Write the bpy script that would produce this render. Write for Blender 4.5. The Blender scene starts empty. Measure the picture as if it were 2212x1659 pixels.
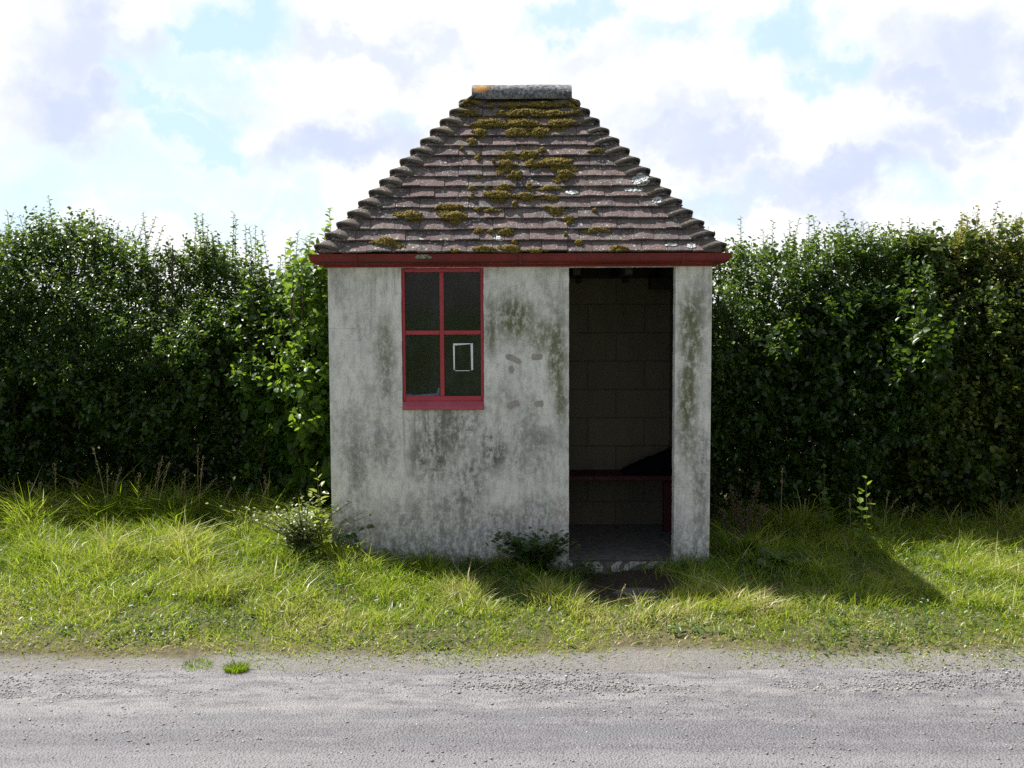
import bpy, math, random
import numpy as np
from mathutils import Vector, Matrix
from mathutils.bvhtree import BVHTree

random.seed(11)
RNG = np.random.default_rng(7)
sc = bpy.context.scene
COL = sc.collection
R = math.radians

# ------------------------------------------------------------------ camera
CAM = np.array([0.0, -7.0, 1.73])
PITCH, ROLL, FPX = R(4.2), R(0.21), 2240.0
_fw = np.array([0, math.cos(PITCH), -math.sin(PITCH)])
_up = np.array([0, math.sin(PITCH), math.cos(PITCH)])
_rt = np.array([1.0, 0, 0])
RT = _rt * math.cos(ROLL) - _up * math.sin(ROLL)
UP = _up * math.cos(ROLL) + _rt * math.sin(ROLL)
cd = bpy.data.cameras.new('camera'); cam = bpy.data.objects.new('camera', cd); COL.objects.link(cam)
cd.sensor_width = 36; cd.lens = FPX / 2212 * 36; cd.clip_end = 3000; cd.clip_start = 0.05
cam.matrix_world = Matrix(((RT[0], UP[0], -_fw[0], CAM[0]), (RT[1], UP[1], -_fw[1], CAM[1]),
                           (RT[2], UP[2], -_fw[2], CAM[2]), (0, 0, 0, 1)))
sc.camera = cam

def ray(u, v):
    d = _fw + RT * (u - 1106) / FPX + UP * (829.5 - v) / FPX
    return d / np.linalg.norm(d)
def at(u, v, Y):                       # point seen at survey mark (u, v) on the plane y = Y
    d = ray(u, v); return CAM + d * ((Y - CAM[1]) / d[1])

# ------------------------------------------------------------------ nodes
class NT:
    def __init__(s, tree): s.t = tree; tree.nodes.clear()
    def n(s, typ, **kw):
        nd = s.t.nodes.new(typ)
        for k, v in kw.items():
            if k.startswith('i_'):
                key = k[2:]; key = int(key) if key.isdigit() else key.replace('_', ' ')
                s.set(nd.inputs[key], v)
            else: setattr(nd, k, v)
        return nd
    def set(s, sock, v):
        if isinstance(v, bpy.types.NodeSocket): s.t.links.new(v, sock)
        else: sock.default_value = v
    def math(s, op, a, b=0.0, clamp=False):
        nd = s.t.nodes.new('ShaderNodeMath'); nd.operation = op; nd.use_clamp = clamp
        s.set(nd.inputs[0], a); s.set(nd.inputs[1], b); return nd.outputs[0]
    def rng(s, v, a, b, c=0.0, d=1.0, smooth=True):
        nd = s.t.nodes.new('ShaderNodeMapRange')
        nd.interpolation_type = 'SMOOTHSTEP' if smooth else 'LINEAR'
        for i, x in zip((0, 1, 2, 3, 4), (v, a, b, c, d)): s.set(nd.inputs[i], x)
        return nd.outputs[0]
    def mix(s, f, a, b, mode='MIX'):
        nd = s.t.nodes.new('ShaderNodeMix'); nd.data_type = 'RGBA'; nd.blend_type = mode
        fx = lambda c: (*c, 1) if isinstance(c, tuple) and len(c) == 3 else c
        s.set(nd.inputs[0], f); s.set(nd.inputs[6], fx(a)); s.set(nd.inputs[7], fx(b)); return nd.outputs[2]
    def noise(s, vec, scale, detail=4.0, rough=0.55, dist=0.0):
        nd = s.n('ShaderNodeTexNoise'); s.set(nd.inputs['Vector'], vec)
        nd.inputs['Scale'].default_value = scale; nd.inputs['Detail'].default_value = detail
        nd.inputs['Roughness'].default_value = rough; nd.inputs['Distortion'].default_value = dist
        return nd.outputs['Fac']
    def voro(s, vec, scale, out='Distance', rnd=1.0):
        nd = s.n('ShaderNodeTexVoronoi'); s.set(nd.inputs['Vector'], vec)
        nd.inputs['Scale'].default_value = scale; nd.inputs['Randomness'].default_value = rnd
        return nd.outputs[out]
    def mapv(s, vec, scale=(1, 1, 1), loc=(0, 0, 0)):
        nd = s.n('ShaderNodeMapping'); s.set(nd.inputs['Vector'], vec)
        nd.inputs['Scale'].default_value = scale; nd.inputs['Location'].default_value = loc
        return nd.outputs[0]
    def ramp(s, f, stops, interp='LINEAR'):
        nd = s.n('ShaderNodeValToRGB'); s.set(nd.inputs[0], f); nd.color_ramp.interpolation = interp
        e = nd.color_ramp.elements
        while len(e) < len(stops): e.new(0.5)
        for el, (p, c) in zip(e, stops): el.position = p; el.color = (*c, 1) if len(c) == 3 else c
        return nd.outputs[0]
    def bump(s, h, strength=0.3, dist=0.01):
        nd = s.n('ShaderNodeBump'); s.set(nd.inputs['Height'], h)
        nd.inputs['Strength'].default_value = strength; nd.inputs['Distance'].default_value = dist
        return nd.outputs[0]
    def attr(s, name, out='Fac'):
        nd = s.n('ShaderNodeAttribute'); nd.attribute_name = name; return nd.outputs[out]
    def obj(s): return s.n('ShaderNodeTexCoord').outputs['Object']
    def sep(s, v):
        nd = s.n('ShaderNodeSeparateXYZ'); s.set(nd.inputs[0], v); return nd.outputs

def material(name):
    m = bpy.data.materials.new(name); m.use_nodes = True; return m, NT(m.node_tree)
def finish(nt, color, rough=0.8, normal=None, spec=0.3, extra=None):
    p = nt.n('ShaderNodeBsdfPrincipled'); out = nt.n('ShaderNodeOutputMaterial')
    nt.set(p.inputs['Base Color'], (*color, 1) if isinstance(color, tuple) and len(color) == 3 else color)
    nt.set(p.inputs['Roughness'], rough); nt.set(p.inputs['Specular IOR Level'], spec)
    if normal is not None: nt.set(p.inputs['Normal'], normal)
    res = p.outputs[0]
    if extra: res = extra(p)
    nt.t.links.new(res, out.inputs[0]); return p

M = {}
# painted render, weathered: soot, algae and rain streaks where the wall has them
def wall_mat():
    m, t = material('weathered_white_paint'); o = t.obj(); x, y, z = t.sep(o)
    warp = t.noise(o, 2.5, 3)
    st = t.mapv(o, (1, 1, .38))                                   # vertical streaks
    n1 = t.noise(st, 8, 9, .72); n2 = t.noise(t.mapv(o, (1, 1, .75)), 30, 8, .76); n3 = t.noise(st, 26, 4, .6)
    n0 = t.noise(o, 3.2, 4, .6)
    def blob(cx, cz, rx, rz):
        a = t.math('DIVIDE', t.math('SUBTRACT', x, cx), rx); b = t.math('DIVIDE', t.math('SUBTRACT', z, cz), rz)
        d = t.math('SQRT', t.math('ADD', t.math('MULTIPLY', a, a), t.math('MULTIPLY', b, b)))
        return t.rng(d, 1.0, .25)
    def total(lst):
        r = None
        for b in lst:
            f = blob(*b[:4]) if len(b) == 4 else t.math('MULTIPLY', blob(*b[:4]), b[4])
            r = f if r is None else t.math('MAXIMUM', r, f)
        return r
    sootz = total([(-.45, .90, .36, .30, .9), (-.55, .72, .22, .26), (-.13, .78, .16, .26), (-.32, .55, .20, .35, .8), (-1.05, .55, .12, .55, .6),
                   (-.85, 1.35, .10, .5, .55), (.12, .8, .2, .4, .5), (-.5, .3, .5, .3, .6), (.2, .35, .3, .35, .45), (-1.12, .2, .3, .35, .6),
                   (1.28, .55, .09, .5, .7), (-.9, .85, .2, .4, .5), (-.05, .25, .4, .2, .6)])
    grn = total([(.02, 1.66, .22, .22), (.30, 1.42, .10, .42), (.33, 1.12, .07, .28, .9), (-.14, 1.6, .06, .25, .8), (.2, 1.55, .18, .2, .8),
                 (1.21, 1.55, .13, .50), (1.19, 1.15, .10, .5), (1.19, .85, .08, .35, .7), (1.25, 1.75, .1, .2, .6), (-.86, 1.45, .09, .35, .5)])
    low = t.rng(z, .42, -.02)
    f1 = t.rng(t.math('ADD', t.math('MULTIPLY', n1, .60), t.math('MULTIPLY', n2, .55)), .50, .655)
    base = t.mix(t.rng(n0, .35, .7), (.80, .768, .72), (.665, .64, .60))
    base = t.mix(t.math('MULTIPLY', t.rng(n3, .42, .72), .5), base, (.33, .315, .28))
    base = t.mix(t.math('MULTIPLY', t.math('MULTIPLY', f1, t.rng(n0, .40, .62)), .5), base, (.22, .212, .18))
    fine = t.rng(t.noise(o, 95, 3, .6), .52, .68)
    base = t.mix(t.math('MULTIPLY', fine, .45), base, (.24, .235, .21))
    soot = t.math('MULTIPLY', t.math('MULTIPLY', sootz, 1.0), t.math('ADD', t.math('MULTIPLY', f1, .8), .15))
    base = t.mix(soot, base, (.115, .112, .092))
    fg = t.rng(t.math('ADD', t.math('MULTIPLY', n2, .7), t.math('MULTIPLY', n3, .4)), .42, .60)
    base = t.mix(t.math('MULTIPLY', t.math('MULTIPLY', grn, .92), t.math('ADD', t.math('MULTIPLY', fg, .75), .22)), base, (.105, .105, .035))
    base = t.mix(t.math('MULTIPLY', t.math('MULTIPLY', low, t.rng(n2, .35, .6)), .8), base, (.11, .11, .11))
    run = t.math('MULTIPLY', t.rng(t.noise(t.mapv(o, (1, 1, .035)), 20, 4, .6), .52, .66), t.math('ADD', t.math('MULTIPLY', t.rng(z, 1.35, 2.0), .55), t.math('MULTIPLY', t.math('MULTIPLY', t.rng(z, .35, 1.02), t.math('MULTIPLY', t.rng(x, -.80, -.72), t.rng(x, -.15, -.22))), t.rng(z, 1.06, 1.03))))
    base = t.mix(t.math('MULTIPLY', run, .6), base, (.20, .195, .17))
    spk = t.rng(t.voro(t.mapv(o, (1, 1, .7)), 42), .10, .04)
    gate = t.rng(n0, .45, .65)
    base = t.mix(t.math('MULTIPLY', t.math('MULTIPLY', spk, gate), .55), base, (.13, .12, .10))
    rusty = t.math('MULTIPLY', blob(.33, .33, .09, .14), t.rng(n2, .4, .6))
    base = t.mix(t.math('MULTIPLY', rusty, .6), base, (.36, .25, .22))
    # faint board lines of the formwork showing through the paint
    ln = t.math('ABSOLUTE', t.math('SUBTRACT', t.math('FRACT', t.math('ADD', t.math('DIVIDE', z, .078), t.math('MULTIPLY', warp, .12))), .5))
    lines = t.math('MULTIPLY', t.rng(ln, .06, .0), t.rng(t.noise(t.mapv(o, (2, 1, 14)), 2.0, 2), .52, .66))
    base = t.mix(t.math('MULTIPLY', lines, .35), base, (.25, .25, .24))
    h = t.math('ADD', t.math('MULTIPLY', n2, .7), t.math('ADD', t.math('MULTIPLY', t.noise(o, 140, 3), .35), t.math('MULTIPLY', lines, -.25)))
    finish(t, base, .85, t.bump(h, .55, .006), .2); return m
M['wall'] = wall_mat()

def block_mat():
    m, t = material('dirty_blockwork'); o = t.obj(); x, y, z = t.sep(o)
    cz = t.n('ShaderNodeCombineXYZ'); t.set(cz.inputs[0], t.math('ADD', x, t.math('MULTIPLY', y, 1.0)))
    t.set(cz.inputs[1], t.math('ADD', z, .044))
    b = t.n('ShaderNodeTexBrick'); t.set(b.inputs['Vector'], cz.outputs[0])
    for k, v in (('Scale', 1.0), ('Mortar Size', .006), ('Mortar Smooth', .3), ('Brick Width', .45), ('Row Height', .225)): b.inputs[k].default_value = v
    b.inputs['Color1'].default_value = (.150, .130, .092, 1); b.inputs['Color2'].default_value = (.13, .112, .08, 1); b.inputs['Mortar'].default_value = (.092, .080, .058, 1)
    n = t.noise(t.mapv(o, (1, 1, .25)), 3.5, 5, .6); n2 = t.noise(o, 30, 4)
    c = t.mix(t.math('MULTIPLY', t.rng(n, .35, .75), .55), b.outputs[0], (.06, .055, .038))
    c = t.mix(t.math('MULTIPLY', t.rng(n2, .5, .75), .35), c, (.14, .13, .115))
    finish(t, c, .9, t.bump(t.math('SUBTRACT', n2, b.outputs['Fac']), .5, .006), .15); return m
M['block'] = block_mat()

def red_mat(name, c1, c2, rough=.45):
    m, t = material(name); o = t.obj()
    n = t.noise(o, 6, 5, .6); n2 = t.noise(o, 55, 4, .65)
    c = t.mix(t.rng(n, .3, .7), c1, c2)
    c = t.mix(t.math('MULTIPLY', t.rng(n2, .58, .75), .45), c, tuple(k * .45 for k in c1))
    c = t.mix(t.math('MULTIPLY', t.rng(t.noise(o, 22, 5, .7), .66, .76), .5), c, (.35, .25, .22))
    finish(t, c, t.rng(n2, .3, .7, rough, rough + .3), t.bump(n2, .25, .004), .35); return m
M['red'] = red_mat('red_window_paint', (.44, .050, .072), (.36, .045, .056))
M['sillred'] = red_mat('skylit_red_sill_paint', (.46, .10, .13), (.40, .075, .10), .6)  # pinker than the frame: sky light on the sloping face put into the colour
M['gutter'] = red_mat('dull_red_gutter_paint', (.20, .024, .022), (.135, .020, .018), .5)
M['fascia'] = red_mat('red_fascia_paint', (.27, .020, .016), (.20, .018, .016), .5)
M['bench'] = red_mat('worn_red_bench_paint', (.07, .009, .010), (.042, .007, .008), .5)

def tile_mat():
    m, t = material('weathered_clay_tile'); o = t.obj(); ti = t.attr('tint')
    c = t.ramp(ti, [(0, (.085, .064, .066)), (.3, (.138, .098, .096)), (.55, (.17, .117, .112)), (.8, (.115, .096, .098)), (1, (.225, .142, .135))])
    n = t.noise(o, 14, 6, .65); n2 = t.noise(o, 60, 4, .6)
    c = t.mix(t.math('MULTIPLY', t.rng(n, .42, .70), .7), c, (.07, .062, .062))
    c = t.mix(t.math('MULTIPLY', t.rng(t.noise(o, 9, 5, .6), .50, .68), .5), c, (.18, .175, .15))
    # grey-white lichen spots
    v = t.voro(o, 30); gate = t.rng(t.noise(o, 5, 3), .42, .60)
    sp = t.math('MULTIPLY', t.rng(v, .30, .18), gate)
    v2 = t.voro(t.mapv(o, loc=(3, 1, 2)), 62); sp = t.math('MAXIMUM', sp, t.math('MULTIPLY', t.rng(v2, .27, .14), t.rng(n, .38, .5)))
    c = t.mix(t.math('MULTIPLY', sp, .75), c, (.50, .50, .46))
    finish(t, c, .9, t.bump(t.math('ADD', n2, t.math('MULTIPLY', n, .6)), .7, .006), .2); return m
M['tile'] = tile_mat()
def hip_mat():
    m, t = material('weathered_hip_tile'); o = t.obj()
    n = t.noise(o, 16, 6, .65); n2 = t.noise(o, 70, 4, .6)
    c = t.mix(t.rng(n, .3, .7), (.13, .105, .09), (.08, .071, .068))
    c = t.mix(t.math('MULTIPLY', t.rng(t.noise(o, 8, 4), .5, .7), .55), c, (.16, .145, .075))
    c = t.mix(t.math('MULTIPLY', t.rng(t.voro(o, 38), .24, .14), .6), c, (.46, .46, .42))
    finish(t, c, .9, t.bump(n2, .6, .006), .2); return m
M['hip'] = hip_mat()
def ridge_mat():
    m, t = material('lichened_concrete_ridge'); o = t.obj(); x, y, z = t.sep(o)
    n = t.noise(o, 11, 6, .7); n2 = t.noise(o, 45, 5, .65)
    c = t.mix(t.rng(n, .35, .65), (.30, .29, .31), (.17, .165, .175))
    c = t.mix(t.math('MULTIPLY', t.rng(n2, .42, .60), .85), c, (.06, .06, .07))
    a = t.math('DIVIDE', t.math('SUBTRACT', x, -.21), .10); b = t.math('DIVIDE', t.math('SUBTRACT', z, 3.30), .05)
    d = t.math('SQRT', t.math('ADD', t.math('MULTIPLY', a, a), t.math('MULTIPLY', b, b)))
    c = t.mix(t.math('MULTIPLY', t.rng(t.math('ADD', d, t.math('MULTIPLY', n2, .8)), 1.35, .6), .85), c, (.42, .20, .03))
    c = t.mix(t.math('MULTIPLY', t.rng(t.noise(t.mapv(o, loc=(5, 2, 1)), 13, 5), .60, .70), .8), c, (.20, .18, .05))
    c = t.mix(t.rng(t.voro(o, 50), .2, .12), c, (.5, .5, .5))
    finish(t, c, .92, t.bump(n2, .7, .008), .2); return m
M['ridge'] = ridge_mat()
def simple(name, c1, c2, scale=20, rough=.85, bump=.4, spec=.25):
    m, t = material(name); o = t.obj(); n = t.noise(o, scale, 5, .6); n2 = t.noise(o, scale * 4, 4)
    c = t.mix(t.rng(t.math('ADD', t.math('MULTIPLY', n, .7), t.math('MULTIPLY', n2, .3)), .35, .65), c1, c2)
    finish(t, c, rough, t.bump(n2, bump, .005), spec); return m
M['mortar'] = simple('grey_mortar', (.13, .125, .13), (.08, .078, .08), 30)
M['moss'] = simple('golden_green_moss', (.25, .185, .05), (.07, .055, .016), 60, .95, 1.0, .1)
M['lichen'] = simple('pale_lichen', (.62, .63, .62), (.35, .36, .36), 60)
M['concrete'] = simple('worn_concrete', (.15, .14, .12), (.08, .075, .068), 18)
M['timber'] = simple('dark_timber', (.035, .028, .022), (.02, .017, .014), 14)
M['bare'] = simple('bare_render', (.40, .355, .31), (.31, .28, .245), 30)
M['tape'] = simple('white_tape', (.82, .84, .86), (.70, .73, .76), 30, .5, .1)
M['film'] = simple('pale_blue_film', (.17, .26, .36), (.08, .12, .18), 9, .35, .1)
M['bundle'] = simple('black_plastic', (.006, .006, .009), (.004, .004, .006), 12, 1.0, .2, .05)
M['muck'] = simple('pale_grey_green_crust', (.36, .38, .30), (.17, .19, .14), 28)
M['bark'] = simple('hedge_bark', (.075, .058, .04), (.035, .028, .02), 20, .9, .4)
M['greenstem'] = simple('green_stem', (.10, .12, .04), (.09, .075, .035), 30, .7, .1)
M['strawstem'] = simple('straw', (.40, .32, .17), (.28, .21, .11), 30, .8, .1)
M['docksead'] = simple('brown_seed', (.10, .07, .04), (.065, .045, .028), 60, .9, .4)
def glass_mat():
    m, t = material('dusty_dark_glass'); o = t.obj()
    out = t.n('ShaderNodeOutputMaterial'); g = t.n('ShaderNodeBsdfGlossy'); g.inputs['Roughness'].default_value = .06
    tr = t.n('ShaderNodeBsdfTransparent'); tr.inputs[0].default_value = (.60, .62, .62, 1)
    df = t.n('ShaderNodeBsdfDiffuse'); df.inputs[0].default_value = (.30, .31, .33, 1)
    m1 = t.n('ShaderNodeMixShader'); m1.inputs[0].default_value = .022
    t.t.links.new(tr.outputs[0], m1.inputs[1]); t.t.links.new(g.outputs[0], m1.inputs[2])
    m2 = t.n('ShaderNodeMixShader'); t.set(m2.inputs[0], t.rng(t.noise(t.mapv(o, (1, 1, .5)), 6, 7, .7), .38, .75, .02, .085))
    t.t.links.new(m1.outputs[0], m2.inputs[1]); t.t.links.new(df.outputs[0], m2.inputs[2])
    t.t.links.new(m2.outputs[0], out.inputs[0]); return m
M['glass'] = glass_mat()

def leaf_mat(name, stops, rough=.42, trans=.42, tcol=(.30, .42, .05), spec=.5):
    m, t = material(name)
    c = t.ramp(t.attr('tint'), stops)
    def ex(p):
        tr = t.n('ShaderNodeBsdfTranslucent')
        t.set(tr.inputs[0], t.mix(.55, c, tcol, 'MIX'))
        mx = t.n('ShaderNodeMixShader'); mx.inputs[0].default_value = trans
        t.t.links.new(p.outputs[0], mx.inputs[1]); t.t.links.new(tr.outputs[0], mx.inputs[2]); return mx.outputs[0]
    finish(t, c, rough, None, spec, ex); return m
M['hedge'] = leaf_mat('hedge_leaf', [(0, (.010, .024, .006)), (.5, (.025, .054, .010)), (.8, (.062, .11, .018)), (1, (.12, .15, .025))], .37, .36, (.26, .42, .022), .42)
M['broad'] = leaf_mat('broad_leaf', [(0, (.035, .075, .014)), (.5, (.065, .135, .020)), (1, (.12, .20, .03))], .40, .50, (.36, .52, .03), .35)
M['maple'] = leaf_mat('maple_leaf', [(0, (.011, .028, .007)), (.45, (.028, .060, .011)), (.75, (.17, .19, .03)), (1, (.32, .20, .06))], .38, .38, (.30, .40, .035), .42)
M['weed'] = leaf_mat('weed_leaf', [(0, (.020, .045, .014)), (.5, (.045, .09, .022)), (1, (.11, .17, .03))], .42, .35, (.20, .32, .03))
M['bramble'] = leaf_mat('bramble_leaf', [(0, (.05, .10, .025)), (.5, (.13, .19, .055)), (1, (.28, .28, .15))], .40, .40, (.38, .48, .08))  # paler leaf ramp than the other weeds
M['grass'] = leaf_mat('grass_blade', [(0, (.025, .060, .008)), (.25, (.07, .14, .010)), (.5, (.205, .30, .016)), (.7, (.35, .39, .034)), (.85, (.42, .36, .11)), (1, (.55, .46, .28))], .38, .46, (.40, .57, .02), .5)

def ground_mat():
    m, t = material('verge_soil'); o = t.obj(); x, y, z = t.sep(o)
    n = t.noise(o, 3, 5, .6); n2 = t.noise(o, 25, 5, .65); n3 = t.noise(o, 120, 3, .6)
    soil = t.mix(t.rng(n2, .35, .65), (.075, .062, .035), (.13, .115, .06))
    gr = t.mix(t.rng(n, .35, .65), (.06, .07, .022), (.085, .09, .032))
    c = t.mix(t.rng(n2, .42, .62), gr, soil)
    c = t.mix(t.rng(y, -1.15, -1.5), c, soil)
    edge = t.rng(t.math('ADD', y, t.math('MULTIPLY', t.math('SUBTRACT', n, .5), .22)), -1.50, -1.62)
    grav = t.mix(t.rng(n3, .35, .65), (.215, .205, .190), (.150, .141, .132))
    pth = t.n('ShaderNodeVectorMath', operation='DISTANCE'); t.set(pth.inputs[0], t.mapv(o, (1 / .48, 1 / .52, 0))); pth.inputs[1].default_value = (.74 / .48, -.42 / .52, 0)
    c = t.mix(t.rng(t.math('ADD', pth.outputs['Value'], t.math('MULTIPLY', n2, .5)), 1.35, .95), c, t.mix(t.rng(n3, .4, .6), (.055, .043, .03), (.035, .028, .02)))
    c = t.mix(edge, c, grav)
    far = t.rng(t.math('ADD', t.math('ABSOLUTE', y), t.math('MULTIPLY', n, .4)), 8.3, 9.0)
    c = t.mix(far, c, (.09, .14, .03))
    finish(t, c, .95, t.bump(t.math('ADD', n2, t.math('MULTIPLY', n3, .6)), .8, .02), .15); return m
M['ground'] = ground_mat()
def road_mat():
    m, t = material('old_tarmac'); o = t.obj(); x, y, z = t.sep(o)
    big = t.noise(t.mapv(o, (.45, 1.9, 1)), 1.6, 6, .62); mid = t.noise(t.mapv(o, (.6, 1.5, 1)), 7, 8, .74); fine = t.noise(o, 90, 4, .7)
    vc = t.voro(o, 95, 'Color'); vd = t.voro(o, 95)
    g = t.n('ShaderNodeRGBToBW'); t.set(g.inputs[0], vc)
    c = t.mix(t.rng(g.outputs[0], .1, .9, smooth=False), (.088, .086, .097), (.160, .153, .170))
    c = t.mix(t.math('MULTIPLY', t.rng(vd, .45, .75), .75), c, (.085, .077, .081))
    c = t.mix(t.math('MULTIPLY', t.rng(mid, .42, .72), .45), c, (.232, .221, .230))
    c = t.mix(t.math('MULTIPLY', t.rng(t.noise(t.mapv(o, (.7, 1.6, 1), (7, 3, 0)), 5, 7, .7),   .50, .74), .32), c, (.100, .097, .107))
    # pale dust washed along the edge, bare grey patches behind it
    yy = t.math('ADD', y, t.math('MULTIPLY', t.math('SUBTRACT', big, .5), .9))
    dust = t.math('MULTIPLY', t.rng(yy, -2.55, -2.1), t.rng(mid, .36, .64))
    c = t.mix(t.math('MULTIPLY', dust, .8), c, (.235, .226, .226))
    grey = t.math('MULTIPLY', t.math('MULTIPLY', t.rng(yy, -2.9, -2.55), t.rng(yy, -2.2, -2.45)), t.rng(t.noise(t.mapv(o, (1, 2.2, 1), (4, 0, 0)), 2.4, 4), .52, .62))
    c = t.mix(t.math('MULTIPLY', grey, .8), c, (.115, .118, .128))
    bands = t.noise(t.mapv(o, (.12, 2.6, 1), (3, 1, 0)), 1.3, 5, .6)
    c = t.mix(t.math('MULTIPLY', t.rng(bands, .50, .66), .35), c, (.25, .24, .245))
    c = t.mix(t.math('MULTIPLY', t.rng(bands, .46, .34), .30), c, (.095, .092, .102))
    dk = t.math('MULTIPLY', t.rng(t.voro(t.mapv(o, loc=(2, 5, 0)), 34), .20, .12), t.rng(mid, .42, .6))
    c = t.mix(t.math('MULTIPLY', dk, .65), c, (.07, .06, .058))
    h = t.math('ADD', t.math('MULTIPLY', vd, -1.3), t.math('ADD', t.math('MULTIPLY', fine, .4), t.math('MULTIPLY', mid, .8)))
    finish(t, c, t.rng(g.outputs[0], .2, .8, .55, .85), t.bump(h, .8, .008), .35); return m
M['road'] = road_mat()
def stone_mat():
    m, t = material('flint_gravel')
    c = t.ramp(t.attr('tint'), [(0, (.12, .11, .106)), (.2, (.20, .187, .183)), (.7, (.28, .26, .24)), (.9, (.42, .40, .38)), (1, (.60, .59, .57))])
    finish(t, c, .7, None, .35); return m
M['stone'] = stone_mat()

# ------------------------------------------------------------------ mesh helpers
def link(o, parent=None):
    COL.objects.link(o)
    if parent is not None: o.parent = parent
    return o
def np_mesh(name, verts, faces_list, mat=None, tint=None, parent=None, smooth=False, mats=None, midx=None):
    """faces_list: list of int arrays (n,k); tint: per-vertex floats."""
    me = bpy.data.meshes.new(name); verts = np.asarray(verts, dtype=np.float32)
    me.vertices.add(len(verts)); me.vertices.foreach_set('co', verts.ravel())
    loops = np.concatenate([f.ravel() for f in faces_list]).astype(np.int32)
    tot = np.concatenate([np.full(len(f), f.shape[1], dtype=np.int32) for f in faces_list])
    st = np.concatenate([[0], np.cumsum(tot)[:-1]]).astype(np.int32)
    me.loops.add(len(loops)); me.loops.foreach_set('vertex_index', loops)
    me.polygons.add(len(tot)); me.polygons.foreach_set('loop_start', st)
    if midx is not None: me.polygons.foreach_set('material_index', np.asarray(midx, dtype=np.int32))
    if tint is not None:
        a = me.attributes.new('tint', 'FLOAT', 'POINT'); a.data.foreach_set('value', np.asarray(tint, dtype=np.float32))
    me.update(calc_edges=True); me.validate()
    if smooth: me.polygons.foreach_set('use_smooth', np.ones(len(tot), dtype=bool))
    for mm in (mats or [mat]): me.materials.append(mm)
    return link(bpy.data.objects.new(name, me), parent)
def py_mesh(name, V, Fc, mat, parent=None, smooth=False, tint=None, mats=None, midx=None):
    me = bpy.data.meshes.new(name); me.from_pydata([tuple(map(float, v)) for v in V], [], Fc)
    if tint is not None:
        a = me.attributes.new('tint', 'FLOAT', 'POINT'); a.data.foreach_set('value', np.asarray(tint, dtype=np.float32))
    if midx is not None: me.polygons.foreach_set('material_index', np.asarray(midx, dtype=np.int32))
    if smooth: me.polygons.foreach_set('use_smooth', np.ones(len(Fc), dtype=bool))
    me.update()
    for mm in (mats or [mat]): me.materials.append(mm)
    return link(bpy.data.objects.new(name, me), parent)
class MB:
    def __init__(s): s.V = []; s.F = []; s.T = []
    def add(s, V, Fc, t=0.5):
        b = len(s.V); s.V += [tuple(v) for v in V]; s.F += [tuple(i + b for i in f) for f in Fc]; s.T += [t] * len(V)
    def box(s, x0, x1, y0, y1, z0, z1, t=.5):
        V = [(x, y, z) for x in (x0, x1) for y in (y0, y1) for z in (z0, z1)]
        s.add(V, [(0, 1, 3, 2), (4, 6, 7, 5), (0, 4, 5, 1), (2, 3, 7, 6), (0, 2, 6, 4), (1, 5, 7, 3)], t)
    def tube(s, pts, rad, k=5, t=.5):
        pts = [np.asarray(p, float) for p in pts]; n = len(pts)
        rad = rad if hasattr(rad, '__len__') else [rad] * n
        V = []
        for i, p in enumerate(pts):
            d = pts[min(i + 1, n - 1)] - pts[max(i - 1, 0)]; d /= (np.linalg.norm(d) + 1e-9)
            a = np.cross(d, (0.31, 0.17, .93) if abs(d[2]) < .9 else (1, .1, 0)); a /= np.linalg.norm(a); b = np.cross(d, a)
            for j in range(k):
                w = 2 * math.pi * j / k; V.append(p + rad[i] * (math.cos(w) * a + math.sin(w) * b))
        Fc = [(i * k + j, i * k + (j + 1) % k, (i + 1) * k + (j + 1) % k, (i + 1) * k + j) for i in range(n - 1) for j in range(k)]
        Fc += [tuple(range(k))[::-1], tuple((n - 1) * k + j for j in range(k))]
        s.add(V, Fc, t)
    def build(s, name, mat, parent=None, smooth=False, bevel=0):
        o = py_mesh(name, s.V, s.F, mat, parent, smooth, s.T)
        if bevel:
            b = o.modifiers.new('bevel', 'BEVEL'); b.width = bevel; b.segments = 2; b.limit_method = 'ANGLE'
        return o
def tag(o, label, cat, group=None, kind=None):
    o['label'] = label; o['category'] = cat
    if group: o['group'] = group
    if kind: o['kind'] = kind
    return o
def empty(name, loc=(0, 0, 0)):
    o = bpy.data.objects.new(name, None); o.location = loc; o.empty_display_size = .1; return link(o)
def vnoise(P, seed=0, f=1.0, oct=3):            # cheap smooth pseudo-noise of points, about -1..1
    rs = np.random.default_rng(seed); P = np.asarray(P, float); out = np.zeros(len(P)); a = 1.0; tot = 0
    for o_ in range(oct):
        for k in range(4):
            w = rs.normal(size=P.shape[1]) * f; out += a * np.sin(P @ w + rs.uniform(0, 6.28)) / 2.2
        tot += a; a *= .55; f *= 2.1
    return out / tot
def unit(a): return a / (np.linalg.norm(a, axis=-1, keepdims=True) + 1e-9)
def sstep(a, b, x):
    t = np.clip((x - a) / (b - a), 0, 1); return t * t * (3 - 2 * t)

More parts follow.
